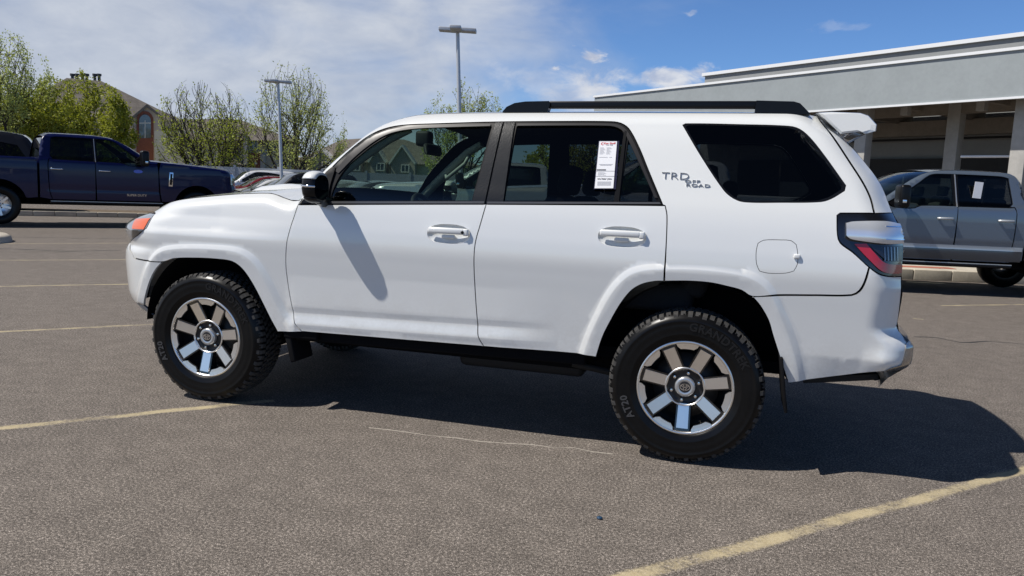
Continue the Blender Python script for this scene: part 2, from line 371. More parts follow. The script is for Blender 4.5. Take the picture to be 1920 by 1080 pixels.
def line_nodes(t, P):
    col, h = asphalt_nodes(t, P); uv = t.new('ShaderNodeTexCoord').outputs['UV']; s = t.new('ShaderNodeSeparateXYZ'); t.l.new(uv, s.inputs[0])
    edge = t.math('SUBTRACT', 1.0, t.math('ABSOLUTE', s.outputs[1]))           # 0 at the edge, 1 in the middle
    wear = t.math('ADD', t.math('MULTIPLY', t.noise(P, 70., 3, .6), .55), t.math('MULTIPLY', t.noise(P, 5., 4, .6), .45))
    k = t.step(t.math('ADD', t.math('MULTIPLY', edge, .85), wear), .70, 1.12)
    k = t.math('MULTIPLY', k, t.step(t.math('ADD', t.noise(P, 3.0, 5, .7), t.math('MULTIPLY', wear, .8)), .66, 1.02))
    pc = t.mix(t.noise(P, 30., 3), (.50, .40, .22), (.62, .53, .34))
    return t.mix(t.math('MULTIPLY', k, .72), col, pc), h
LINE = surf('worn_yellow_paint', line_nodes, .75)
g = MB(); g.add([(-900, -200, 0), (900, -200, 0), (900, 1500, 0), (-900, 1500, 0)], [(0, 1, 2, 3)]); tag(g.build('ground', ASPH), kind='structure')
def strip(p0, p1, w, m=LINE, z=.0006, n=24, wob=.006):
    p0 = np.array(p0[:2]); p1 = np.array(p1[:2]); d = p1-p0; L = np.linalg.norm(d); d /= L; nrm = np.array([-d[1], d[0]]); vs = []; uv = []
    for i in range(n+1):
        q = p0+d*L*i/n; o = wob*math.sin(i*1.7+p0[0])
        for s_ in (-1, 1): vs.append((*(q+nrm*(s_*w/2+o)), z)); uv.append((i/n, s_))
    b = MB().add(vs, [(2*i, 2*i+2, 2*i+3, 2*i+1) for i in range(n)]); b.uv = uv
    return tag(b.build('parking_line', m), kind='structure')
def pl2(a, b, e0=0., e1=0.):
    A = onz(*a)[:2]; B = onz(*b)[:2]; d = (B-A)/np.linalg.norm(B-A); return A-d*e0, B+d*e1
strip(*pl2((1190, 1080), (1920, 882), 1.5, 3.0), .125)
strip(*pl2((0, 803), (400, 762), 1.2, .35), .115)
strip(*pl2((0, 622), (270, 609), 2.0, 5.0), .11)
strip(*pl2((0, 537), (225, 533), 1.0, 4.5), .11)
strip(*pl2((0, 488), (225, 487), 1.0, 4.5), .11)
strip(*pl2((20, 457), (200, 456), 0.3, 4.5), .11)
strip(*pl2((1765, 573), (1920, 571), 0.0, 3.5), .11)
strip(*pl2((1712, 597), (1732, 599), 0.0, 0.0), .06, n=3)
dark_m = mat('dark_strip', (.022, .021, .02), .6, var=(8, .3))  # narrow dark strips laid across the asphalt
def seam(pts, w, nm='dark_strip', m=None):
    P = [onz(*p)[:2] for p in pts]; vs = []; rng = random.Random(5)
    Q = smooth_poly(P, False, .12, 90)
    for i, q in enumerate(Q):
        d = Q[min(i+1, len(Q)-1)]-Q[max(0, i-1)]; d /= max(np.linalg.norm(d), 1e-6); nr = np.array([-d[1], d[0]]); ww = w*(.6+.8*rng.random())
        o = nr*rng.uniform(-.02, .02)
        for s_ in (-1, 1): vs.append((*(q+o+nr*s_*ww/2), .0008))
    tag(MB().add(vs, [(2*i, 2*i+2, 2*i+3, 2*i+1) for i in range(len(Q)-1)]).build(nm, m or dark_m), kind='structure')
seam([(0, 444.5), (110, 446), (232, 448)], .05); seam([(-20, 466), (60, 468), (120, 471), (228, 469)], .06)
seam([(1715, 632), (1760, 634), (1800, 642), (1850, 640), (1925, 646)], .03)
FADE = mat('faded_chalk_line', (.40, .36, .31), .9, var=(20, .3))
seam([(690, 803), (760, 812), (900, 826), (1040, 838), (1150, 850)], .010, 'faded_line', FADE)
# bottle cap lying on the asphalt
c_ = onz(1124, 973); tag(MB().lathe([(.0, .0), (.011, .0), (.012, .005), (.009, .007), (0, .007)], 18, 'Z', c=(c_[0], c_[1], .002)).build('bottle_cap', mat('blue_plastic', (.02, .06, .12), .35)), 'tiny dark blue cap lying on the asphalt in the foreground', 'bottle cap')
# ================================================================ the white SUV
def film(m):   # road dust, heavier low on the body and behind the wheels (object height, stays put under any light)
    t = NT(m.node_tree); b = t.n['Principled BSDF']; P = t.new('ShaderNodeNewGeometry').outputs['Position']; sp = t.new('ShaderNodeSeparateXYZ'); t.l.new(P, sp.inputs[0])
    h = t.step(sp.outputs[2], .86, .42); n = t.math('ADD', t.math('MULTIPLY', t.noise(P, 7., 5, .65), .6), t.math('MULTIPLY', t.noise(P, 60., 3, .6), .4)); k = t.math('MULTIPLY', h, t.step(n, .36, .66))
    c = b.inputs['Base Color'].default_value[:3]; t.l.new(t.mix(t.math('MULTIPLY', k, .22), c, (.36, .32, .27)), b.inputs['Base Color'])
    t.l.new(t.math('ADD', .03, t.math('MULTIPLY', k, .18)), b.inputs['Coat Roughness'])
film(PAINT)
suv = empty('parked_suv', (0, 0, 0), 0, 'white off-road SUV parked side-on in the foreground, seven-spoke alloys and black roof rails', 'SUV')
topx = [(568, 375, -.80), (590, 345, -.78), (620, 310, -.75), (660, 275, -.71), (700, 244, -.67), (725, 231, -.65), (755, 221, -.64), (790, 215, -.62), (850, 212, -.62), (1000, 210.5, -.62), (1300, 210.5, -.62), (1530, 211.5, -.62)]
tp = [ony(a, b, c) for a, b, c in topx]
zt = pchip([-3.70, -3.56, -3.52, -3.42, -3.36, -3.26, -3.10, -2.83, -2.57, -2.42, tp[0][0]-.03]+[p[0] for p in tp]+[1.2],
           [1.0, 1.03, 1.072, 1.094, 1.116, 1.144, 1.182, 1.221, 1.248, 1.256, tp[0][2]-.004]+[p[2] for p in tp]+[1.765])
_xf = [(.30, -3.30), (.42, -3.355), (.457, -3.485), (.528, -3.590), (.602, -3.622), (.768, -3.627), (.858, -3.615), (.905, -3.575), (.96, -3.598), (1.013, -3.602), (1.055, -3.575), (1.077, -3.53), (1.12, -3.43), (1.8, -3.3)]
xf = pchip([a for a, b in _xf], [b for a, b in _xf])
_xr = [(.40, .90), (.50, .955), (.532, .99), (.555, 1.015), (.589, 1.04), (.667, 1.044), (.700, 1.02), (.735, .975), (.77, .96), (.868, .966), (.93, .967), (.995, .954), (1.17, .949), (1.248, .93), (1.295, .90), (1.434, .842), (1.547, .76), (1.652, .674), (1.75, .56), (1.80, .54)]
xr = pchip([a for a, b in _xr], [b for a, b in _xr])
base = pchip([.38, .46, .52, .60, .70, .80, .90, .99, 1.06, 1.12, 1.20, 1.27, 1.36, 1.50, 1.62, 1.70, 1.80], [.880, .887, .892, .8985, .907, .9165, .927, .9345, .930, .921, .905, .885, .850, .794, .742, .700, .650])
def tr(L, w=.925):
    """photo outline traced onto the body side"""
    out = []
    for (a, b) in L:
        y = .9
        for _ in range(9):
            p = ony(a, b, -y); yn = float(skin.w(p[0], p[2], False)); y = .5*y+.5*max(.45, yn)
        out.append((p[0], p[2]))
    return out
skin = Skin(base, zt, xf, xr, rt=(.075, .062), rf=(.52, .30), rr=(.17, .13))
FO = tr([(250, 567), (255.6, 539), (264.8, 509.6), (276, 485.6), (288, 470.7), (305, 461.5), (330, 457.8), (366.7, 457), (422, 459.6), (452, 464.4), (474, 476), (492.6, 496.7), (511, 528), (533, 572.6), (552, 606), (562, 624)])
FI = tr([(268.5, 572.6), (270, 561.5), (279.6, 528), (290.7, 506), (303.7, 491), (326, 484.8), (366.7, 483.7), (407.4, 485.6), (437, 490.4), (455.6, 504), (474, 530), (492.6, 565), (507.4, 594.8), (522, 621.5)])
RO = tr([(1081, 668), (1095, 627.7), (1110.5, 592.8), (1130, 554), (1153, 522.8), (1176.6, 504), (1204, 495.6), (1244.7, 493.6), (1293, 493.6), (1351.6, 497.5), (1390.5, 502.6), (1417.7, 511), (1441, 526.7), (1456.6, 546), (1472, 581), (1487.7, 616), (1499.4, 651), (1507, 686), (1510, 716)])
RI = tr([(1118, 668.6), (1130, 631.6), (1145.5, 600.5), (1165, 567.5), (1184.4, 544), (1204, 532.5), (1227, 527.4), (1244.7, 526.7), (1293, 526.7), (1332, 529.8), (1363, 536.4), (1390.5, 544), (1410, 555.8), (1425.5, 573), (1441, 600.5), (1449, 627.7), (1464, 674.4), (1478, 718)])
FO, FI, RO, RI = [smooth_poly(q, False, .03, 90) for q in (FO, FI, RO, RI)]
_fl = [(np.array(a), np.array(b)) for a, b in ((FO, FI), (RO, RI))]
_flp = [np.concatenate([a, b[::-1]]) for a, b in _fl]
bumpf = lambda t: np.interp(t, [0, .05, .30, .37, 1., 1.2], [0, .002, .0135, .0150, .0115, .010])
gro = lambda z: np.interp(z, [.40, .487, .520, .526, .586, .592, .618, .624, .8], [.016, .016, .0205, .0205, .0045, .0045, .0080, .0085, 0])-.0*z
def extra(x, z):
    shp = np.shape(x); X = np.atleast_1d(np.asarray(x, float)).ravel(); Z = np.atleast_1d(np.asarray(z, float)).ravel(); X, Z = np.broadcast_arrays(X, Z); P = np.stack([X, Z], 1); e = np.zeros(len(P))
    for (o, i), pl_ in zip(_fl, _flp):
        k = inside(P, pl_) | (segdist(P, i, False) < .014); k &= (Z < 1.0)
        if k.any():
            do = segdist(P[k], o, False); di = segdist(P[k], i, False); e[k] += bumpf(do/np.maximum(do+di, 1e-6))*np.clip((P[k, 0]+3.52)/.15, 0, 1)
    m = np.clip((X+2.26)/.06, 0, 1)*np.clip((-.66-X)/.30, 0, 1)
    sh = (X+2.0)*.022
    e += gro(Z-sh)*m
    # fender shoulder, lower rear bumper tuck, plan taper
    fs = np.clip((-2.20-X)/.5, 0, 1); e += fs*np.interp(Z, [.98, 1.00, 1.035, 1.10, 1.3], [0, .0, -.016, -.030, -.034])
    e += -.20*np.clip(.60-Z, 0, 1)*np.clip((X-.5)/.2, 0, 1)
    e += -.0035*(X+1.3)**2
    e += .018*np.exp(-((Z-.60)/.055)**2)*np.clip((X-.80)/.1, 0, 1)
    return e.reshape(shp) if shp else float(e[0])
skin.extra = extra
T = tr
# --- panel outlines, traced
topf = lambda x0, x1, n: [(float(x), float(zt(x))+.02) for x in np.linspace(x0, x1, n)]
sil = [(300, 385), (330, 374), (360, 366), (430, 355), (500, 350), (545, 348)]
arcF = [(522, 621.5), (507.4, 594.8), (492.6, 565), (474, 530), (455.6, 504), (437, 490.4), (407.4, 485.6), (366.7, 483.7), (326, 484.8), (303.7, 491)]
dF = [(558.5, 384), (552, 403), (543.7, 427.5), (536.6, 459), (535.5, 499), (541.8, 546), (549.7, 582), (555.6, 605.6), (568, 620.7)]
dM = [(911.5, 383), (902, 415.6), (892, 451), (889, 475), (889, 510), (892, 558), (896, 601.7), (898.5, 629), (908.5, 648.5)]
dR = [(1247, 385.5), (1250.5, 404), (1249, 459), (1246.5, 526.7)]
arcR1 = [(1244.7, 526.7), (1227, 527.4), (1204, 532.5), (1184.4, 544), (1165, 567.5), (1145.5, 600.5), (1130, 631.6), (1118, 668.6)]
arcR2 = [(1246.6, 526.7), (1293, 526.7), (1332, 529.8), (1363, 536.4), (1390.5, 544), (1410, 555.4)]
arcR3 = [(1411, 556), (1425.5, 573), (1441, 600.5), (1449, 627.7), (1464, 674.4), (1478, 718)]
dlo = [(1242.5, 383.8), (1216, 320), (1197.5, 275), (1178.8, 241), (1163.8, 230.8), (1145, 227.8), (1047, 227.4), (927, 228.5), (822.5, 231.5), (755, 234.5), (721, 241), (691, 254.4), (653.8, 282.5), (616, 320), (575, 367), (561, 383.5)]
fen = T([(281.5, 400.4)])+topf(-3.37, tp[0][0]-.035, 16)+T([(566, 373)]+dF+[(565, 621.5)]+arcF+[(266.7, 487.8), (248, 483.7), (242.6, 472.6), (235, 453), (239, 452), (255.6, 441), (270.4, 428), (276, 410)])
def between(o, i, t):
    n = 40; r = lambda c: np.stack([np.interp(np.linspace(0, 1, n), np.r_[0, np.cumsum(np.hypot(*np.diff(np.array(c), axis=0).T))]/np.sum(np.hypot(*np.diff(np.array(c), axis=0).T)), np.array(c)[:, k]) for k in (0, 1)], 1)
    return [tuple(p) for p in r(o)*(1-t)+r(i)*t]
FF = [FO]+[between(FO, FI, t) for t in (.05, .30, .37)]; RF = [RO]+[between(RO, RI, t) for t in (.05, .30, .37)]
feats_f = FF+[T([(243, 432), (300, 432), (400, 431), (480, 430), (538, 428)])]
skin.panel('front_fender', PAINT, suv, fen, feats=feats_f, res=.022, gap=.003, bothsides=True)
skin.panel('front_bumper', PAINT, suv, T([(230, 455), (242.6, 474), (248, 485), (266.7, 489), (302.5, 492), (290.7, 506), (279.6, 528), (270, 561.5), (268.5, 572.6), (255, 570), (240, 565), (225, 560), (218, 500), (220, 465)]), feats=FF, res=.022, gap=.002, bothsides=True)
skin.panel('bumper_skirt', mat('grey_plastic', (.33, .34, .35), .5), suv, T([(222, 561), (240, 566.5), (255, 571.5), (268.5, 574), (287, 597), (262, 592), (240, 578)]), res=.03, gap=.001, bothsides=True, off=-.006)
grv = [[(x, c+(x+2.0)*.022) for x in np.linspace(-2.26, -.62, 20)] for c in (.520, .526, .586, .592, .618, .624)]
def cup(px_, py_):
    c = T([(px_, py_)])[0]; return [(c[0]+.120*math.cos(a)*(abs(math.cos(a))**2.5+abs(math.sin(a))**2.5)**-.4, c[1]-.008+.052*math.sin(a)*(abs(math.cos(a))**2.5+abs(math.sin(a))**2.5)**-.4) for a in np.linspace(0, 2*math.pi, 29)[:-1]]
cup_f, cup_r = cup(841, 436), cup(1166, 441.5)
fd = skin.panel('front_door', PAINT, suv, T(dF+[(700, 631.5)]+dM[::-1]+[(800, 383), (640, 383.5)]), holes=[cup_f], feats=grv, res=.022, gap=.003, bothsides=True)
rd = skin.panel('rear_door', PAINT, suv, T(dM+[(1081, 663)]+[(1118, 668.6)][:0]+[(1100, 666)]+arcR1[::-1]+dR[::-1][1:]+[(1100, 384)]), holes=[cup_r], feats=grv+RF, res=.022, gap=.003, bothsides=True)
qwin = T([(1279, 234), (1285, 231), (1390, 232.5), (1480, 235.5), (1500, 241), (1520, 257.5), (1550, 295), (1580, 337), (1587.5, 347.5), (1585, 358), (1560, 373), (1540, 379), (1465, 380.3), (1395, 379.3), (1375, 372.5), (1357, 357.5), (1315, 295)])
fuel = T([(1432, 450), (1465, 449.5), (1484, 451), (1494, 459), (1497, 478), (1496, 496), (1489, 509), (1474, 513), (1440, 513), (1424, 509), (1418, 495), (1417.5, 470), (1421, 456)])
seamr = [(1630, 501.5), (1627, 512), (1621, 530), (1612, 545), (1598, 553), (1530, 553.3), (1456, 553)]
tgs = [(1531.5, 205), (1533, 216), (1541, 230), (1560, 254), (1590, 299), (1620, 346), (1633, 374), (1639, 399.5)]
bodyp = T([(567.5, 372.5)])+[(tp[0][0]-.03, tp[0][2]+.01)]+[(p[0], p[2]+.02) for p in tp[1:]]+T(tgs+[(1576, 399.5), (1570, 404), (1571, 441), (1576, 456), (1600, 474)]+seamr+arcR2[::-1]+dR[::-1]+dlo)
skin.panel('body_side', PAINT, suv, bodyp, holes=[qwin, fuel], feats=RF, res=.024, gap=.0025, bothsides=True)
skin.panel('fuel_door', PAINT, suv, fuel, res=.025, gap=.0028, off=.0005)
rbp = T([(1411, 556.5), (1456, 554.8), (1530, 555), (1598, 554.8), (1614, 547), (1623.5, 531), (1629, 514), (1631.5, 503.5), (1655, 517), (1700, 520), (1720, 620), (1740, 650), (1730, 690), (1695, 694), (1655, 698), (1570, 708)]+arcR3[::-1])
skin.panel('rear_bumper', PAINT, suv, rbp, feats=RF+[T([(1520, 684), (1600, 670), (1690, 640)])], res=.022, gap=.0025, bothsides=True)
pil = T([(1535, 205), (1535, 214), (1543, 230), (1562.5, 254), (1592.5, 299), (1622.5, 346), (1635.5, 374), (1641.5, 399.5), (1690, 399.5), (1680, 345), (1650, 290), (1610, 240), (1570, 205)])
skin.panel('tailgate', PAINT, suv, pil, res=.025, gap=.0015, bothsides=True)
# lamps on the corners
tl = T([(1570.5, 403), (1576, 400.5), (1640, 400.5), (1700, 400.5), (1710, 460), (1700, 519), (1655, 515.5), (1630, 500.5), (1600, 472.5), (1577, 455), (1571.5, 441)])
lens1 = T([(1586, 418), (1600, 415), (1660, 414.5), (1705, 420), (1710, 457), (1660, 457), (1611, 451), (1593, 447), (1586, 441)]); lens2 = T([(1602, 457.5), (1625, 457), (1640, 474), (1660, 493), (1700, 497), (1700, 512), (1680, 514), (1655, 509), (1632, 489)])
lens3 = T([(1631, 461), (1700, 461), (1700, 491), (1664, 488), (1645, 474)])
lz0, lz1 = T([(1640, 458)])[0][1]-.004, T([(1640, 414)])[0][1]+.004
lsk = Skin(base, zt, xf, xr, rt=(.075, .062), rf=(.52, .30), rr=(.17, .13), extra=lambda x, z: extra(x, z)+.026*np.sqrt(np.clip(1-((np.asarray(z)-(lz0+lz1)/2)/((lz1-lz0)/2))**2, 0, 1)))
for sd in (-1, 1):
    t_ = skin.panel('tail_light', GLOSSB, suv, tl, res=.02, gap=.001, off=.004, side=sd)
    lsk.panel('chrome_lens', mat('lamp_chrome', (.78, .80, .83), .16, .55, .8), t_, lens1, res=.012, off=.010, thick=.03, side=sd)
    skin.panel('red_lens', REDL, t_, lens2, res=.015, off=.012, thick=.012, side=sd)
    for q in range(5): skin.panel('lens_rib', CHROME, t_, T([(1660, 423+q*6), (1700, 424+q*6), (1700, 426+q*6), (1660, 425+q*6)]), res=.02, off=.034, thick=.012, side=sd, smooth=False)
    for q in range(5): skin.panel('lens_rib', mat('rib_grey', (.25, .26, .28), .2, .9), t_, T([(1658+q*6, 463), (1660+q*6, 463), (1661+q*6, 489), (1659+q*6, 489)]), res=.02, off=.0135, thick=.004, side=sd, smooth=False)
    skin.panel('reversing_lens', mat('smoked_reflector', (.07, .075, .085), .15, .8), t_, lens3, res=.015, off=.011, thick=.012, side=sd)
hl = T([(281.5, 401), (262, 401), (246, 402), (232, 400), (222, 420), (225, 437), (230, 454), (239, 452), (255.6, 441), (270.4, 428), (276, 410)])
for sd in (-1, 1):
    t_ = skin.panel('headlight', mat('lamp_shell', (.42, .44, .47), .12, .6, .8), suv, hl, res=.02, gap=.001, off=.003, side=sd)
    skin.panel('amber_lens', AMBER, t_, T([(247, 410), (275, 409), (267, 430), (245, 429)]), res=.015, off=.007, thick=.01, side=sd)
    skin.panel('lower_lens', GLOSSB, t_, T([(245, 431), (266, 431.5), (255, 441), (245, 447)]), res=.015, off=.0065, thick=.01, side=sd)
# --- glass and black surrounds
gF = T([(619, 376.5), (621, 362), (635, 331), (652, 310), (672.5, 292), (692, 276), (710, 263.8), (736, 249.8), (770, 242.5), (822.5, 239.5), (880, 237.5), (922, 236.8), (884, 376)])
gR = T([(968, 236.6), (1145, 236.6), (1160, 239.4), (1169, 250), (1150, 378), (943, 377.5)])
gT = T([(1177.5, 262), (1231, 378.5), (1160.5, 378.5)])
dl_in = T([(1241, 383), (1215.5, 320.5), (1197, 275.5), (1178, 242), (1163.3, 231.8), (1145, 228.8), (1047, 228.4), (927, 229.5), (822.5, 232.5), (755, 235.5), (721.5, 242), (692, 255.4), (654.5, 283.5), (617, 321), (577, 367), (562.5, 382.5)])
for sd in (-1, 1):
    skin.panel('window_surround', BLACK, suv, dl_in, holes=[gF, gR, gT], res=.03, off=-.006, side=sd)
    g1 = skin.panel('front_window', GFRONT, suv, gF, res=.05, off=-.014, thick=0, side=sd)
    g2 = skin.panel('rear_window', GREAR, suv, gR, res=.05, off=-.014, thick=0, side=sd)
    skin.panel('corner_window', GREAR, suv, gT, res=.05, off=-.014, thick=0, side=sd)
    g4 = skin.panel('cargo_window', GREAR, suv, qwin, res=.05, off=-.006, thick=.0, side=sd)
    skin.panel('window_seal', GLOSSB, g4, qwin, holes=[[tuple(np.array(p)*.955+np.array([.2755, 1.497])*.045) for p in qwin]], res=.05, off=-.0045, thick=0, side=sd)
    # belt moulding, pillar covers, window bars, top drip moulding
    skin.panel('belt_moulding', mat('satin_dark_trim', (.10, .10, .105), .3, .3), suv, T([(606, 377.5), (908, 377.5), (908, 381.5), (604, 381.5)]), res=.03, off=.003, thick=.012, side=sd, smooth=False)
    skin.panel('belt_moulding', MATS['satin_dark_trim'], suv, T([(914, 378), (1236, 379), (1239.5, 382.6), (913, 381.7)]), res=.03, off=.003, thick=.012, side=sd, smooth=False)
    pm = mat('pillar_trim', (.010, .012, .016), .30, spec=.3, bump=(120, .1))
    skin.panel('pillar_cover', pm, suv, T([(929.5, 229.5), (943, 229), (909, 380), (885, 379.5)]), res=.04, off=.003, thick=.012, side=sd, smooth=False)
    skin.panel('pillar_cover', pm, suv, T([(946, 229), (965.5, 229), (943.5, 380.5), (912, 380.5)]), res=.04, off=.003, thick=.012, side=sd, smooth=False)
    skin.panel('window_bar', BLACK, suv, T([(1171, 244), (1175, 246), (1160, 380), (1152, 380)]), res=.04, off=.001, thick=.02, side=sd, smooth=False)
    dm = mat('drip_moulding', (.022, .021, .023), .35, spec=.3)
    skin.panel('drip_moulding', dm, suv, T([(628, 320), (657, 286), (694, 258.5), (723, 245), (756, 238.8), (822.5, 235.5), (920, 232.5), (919, 236), (822, 238.8), (770, 241.8), (734, 248.8), (706, 262), (668, 291), (634, 325)]), res=.03, off=.0, thick=.014, side=sd)
    skin.panel('drip_moulding', dm, suv, T([(970, 231.5), (1047, 231), (1145, 231.3), (1161, 234), (1174, 243), (1193, 276), (1211, 320), (1233, 371), (1227.5, 371), (1206, 322), (1186, 279), (1170, 248), (1158, 239), (1143, 235.5), (1047, 235), (969, 235.5)]), res=.03, off=.0, thick=.014, side=sd)
# inner liner: keeps the cabin closed and the shut lines dark
out = T([(284, 402)])+topf(-3.36, -2.35, 12)+[(tp[0][0]-.02, tp[0][2])]+[(p[0], p[2]) for p in tp[1:]]+[(.62, 1.66), (.80, 1.45), (.88, 1.25), (.90, .9), (.92, .6)]+T([(1478, 700), (1464, 670), (1449, 624), (1441, 597), (1425.5, 569), (1410, 551), (1363, 532), (1293, 522), (1227, 522), (1184, 540), (1145, 597), (1118, 655), (908, 640), (568, 612), (524, 612), (507, 591), (492, 561), (474, 525), (437, 485), (366, 479), (303, 486), (285, 500), (268, 560), (245, 552), (236, 480)])
skin2 = Skin(base, lambda x: zt(x)-.012, lambda z: xf(z)+.03, lambda z: xr(z)-.03, rt=(.075, .062), rf=(.52, .30), rr=(.17, .13), extra=extra)
for sd in (-1, 1): skin2.panel('inner_liner', VOID, suv, out, holes=[gF, gR, gT, qwin], res=.05, off=-.034, thick=0, side=sd)
# --- surfaces across the car
L_ = lambda xs, off=0.: [(float(x), float(zt(x)), float(skin.w(x, zt(x)-.0005))+off) for x in xs]
xs = np.linspace(-3.59, tp[0][0]-.01, 30); u_ = (xs-xs[0])/(xs[-1]-xs[0])
hood = cross('hood', PAINT, suv, L_(xs), crown=.022+.018*u_, bulge=-.13+.06*u_, pw=2.2, n=24)
def scoop(mb):
    for i in range(13):
        for j in range(13): pass
sc = MB(); gx = np.linspace(-2.95, -2.38, 15); gy = np.linspace(-.30, .30, 15); vs = []
hz = lambda x, y: float(zt(x))+(.022+.018*(x+3.59)/1.28)*(1-abs(y/.80)**2.2)
for x in gx:
    for y in gy:
        a = min(1, (x+2.95)/.05)*min(1, (-2.38-x)/.30)*min(1, (.30-abs(y))/.07); vs.append((x, y, hz(x, y)-.004+.045*a))
sc.add(vs, [(i*15+j, i*15+j+1, (i+1)*15+j+1, (i+1)*15+j) for i in range(14) for j in range(14)], True)
so = sc.build('hood_scoop', PAINT, hood); MB().box((-2.945, 0, hz(-2.945, 0)+.018), (.03, .42, .03)).build('scoop_mouth', MATTE, so)
cx = np.linspace(tp[0][0]-.01, tp[6][0], 14); cu = (cx-cx[0])/(cx[-1]-cx[0])
ws = cross('windshield', glass('windshield_glass', (.62, .72, .67)), suv, L_(cx, -.004), crown=.0+.02*cu, bulge=-.20+.10*cu, n=20)
rx = np.linspace(tp[6][0], .50, 30)
roof = cross('roof', PAINT, suv, L_(rx), crown=.035+.01*np.sin(np.linspace(0, math.pi, 30)), bulge=np.interp(rx, [rx[0], rx[0]+.4], [-.10, 0]), n=20, pw=2.4)
cross('headliner', VOID, suv, [(x, z-.03, w-.02) for x, z, w in L_(rx)], crown=.03, n=8)
cl = cross('cowl', MATTE, suv, [(x, z-.012, w) for x, z, w in L_([tp[0][0]-.10, tp[0][0]-.01, tp[0][0]+.05])], crown=.02, bulge=-.12, n=12)
for zz, nm, m_, a, b in (((.50, .56), 'front_skirt', 'grey_plastic', .0, 0), ((.56, .86), 'front_fascia', 'white_paint', 0, 0), ((.86, 1.028), 'grille', 'matte_black', 0, 0)):
    zs = np.linspace(zz[0], zz[1], 8); cross(nm, MATS[m_], suv, [(float(xf(z)), float(z), float(skin.w(xf(z)+.001, z))) for z in zs], bulge=-.13, n=16)
gr = [o for o in suv.children if o.name.startswith('grille')][0]
mb = MB()
for z in (.90, .945, .99): mb.tube([(float(xf(z))-.13*(1-(v/.62)**2)-.012, v, z) for v in np.linspace(-.46, .46, 11)], .011, 6)
mb.build('grille_bar', BLACK, gr)
zs = np.linspace(1.74, 1.24, 12); cross('back_glass', GREAR, suv, [(float(xr(z)), float(z), float(skin.w(xr(z)-.001, z))) for z in zs], bulge=.05, n=12)
zs = np.linspace(1.24, .74, 12); tg = cross('tailgate_lower', PAINT, suv, [(float(xr(z)), float(z), float(skin.w(xr(z)-.001, z))) for z in zs], bulge=.05, n=12)
MB().box((1.01, 0, 1.02), (.03, .34, .12), bev=.01).build('plate_recess', BLACK, tg)
zs = np.linspace(.76, .44, 12); rb = cross('bumper_face', PAINT, suv, [(float(xr(z)), float(z), float(skin.w(xr(z)-.001, z))) for z in zs], bulge=.06, n=12)
# chrome and dark corner of the rear bumper, step pad
skb = Skin(base, zt, xf, xr, rt=(.075, .062), rf=(.52, .30), rr=(.17, .13), extra=extra)
for sd in (-1, 1):
    skb.panel('bumper_corner', mat('satin_silver', (.42, .40, .38), .22, .85), rb, T([(1700, 645), (1714, 640), (1735, 655), (1725, 692), (1692, 693), (1660, 697.5), (1668, 692), (1690, 684), (1696, 668)]), res=.015, off=.006, thick=.01, side=sd)
    skb.panel('bumper_step', BLACK, rb, T([(1682, 612), (1712, 612), (1725, 640), (1707, 648), (1700, 640), (1692, 628)]), res=.015, off=.003, thick=.01, side=sd)
# spoiler
sp = MB(); prof = [(.535, 1.772), (.60, 1.779), (.735, 1.779), (.775, 1.766), (.815, 1.722), (.812, 1.690), (.765, 1.674), (.735, 1.684), (.66, 1.672), (.645, 1.668)]
N = 16; vs = []; n_ = len(prof)
for v, f_ in [(-1, .80), (-.985, .97), (-.96, 1.)]+[(q, 1.) for q in np.linspace(-.9, .9, 13)]+[(.96, 1.), (.985, .97), (1, .80)]:
    q = 1-abs(v)**2
    for k, (x, z) in enumerate(prof):
        wd = .675-.07*(x-.535)/.28-.42*(z-1.67)
        vs.append((.675+(x-.675)*f_+.035*q*(1 if x > .6 else .2), v*wd, 1.728+(z-1.728)*f_+.032*q))
N = len(vs)//n_; sp.add(vs, [(j*n_+k, j*n_+(k+1) % n_, (j+1)*n_+(k+1) % n_, (j+1)*n_+k) for j in range(N-1) for k in range(n_)], False)
for j in (0, N-1): sp.add(vs[j*n_:(j+1)*n_], [tuple(range(n_))])
spo = sp.build('spoiler', PAINT, suv)
# roof rails
for sd in (-1, 1):
    yr = sd*.575; zb = 1.755
    rl = MB().box((-.29, yr, 1.806), (1.10, .035, .040), ry=rad(-.6), bev=.008).build('roof_rail', BLACK, suv)
    for pr in ([(-1.10, zb), (-1.075, 1.785), (-1.03, 1.806), (-.97, 1.815), (-.835, 1.819), (-.83, 1.80), (-.845, zb)], [(.235, zb+.01), (.24, 1.832), (.42, 1.829), (.45, 1.82), (.505, zb+.012)]):
        m_ = MB(); m_.prism(pr, lambda u, v, t: (u, t, v), yr-.028, yr+.028); f_ = m_.build('rail_foot', BLACK, rl); b_ = f_.modifiers.new('b', 'BEVEL'); b_.width = .006; b_.segments = 2; b_.limit_method = 'ANGLE'
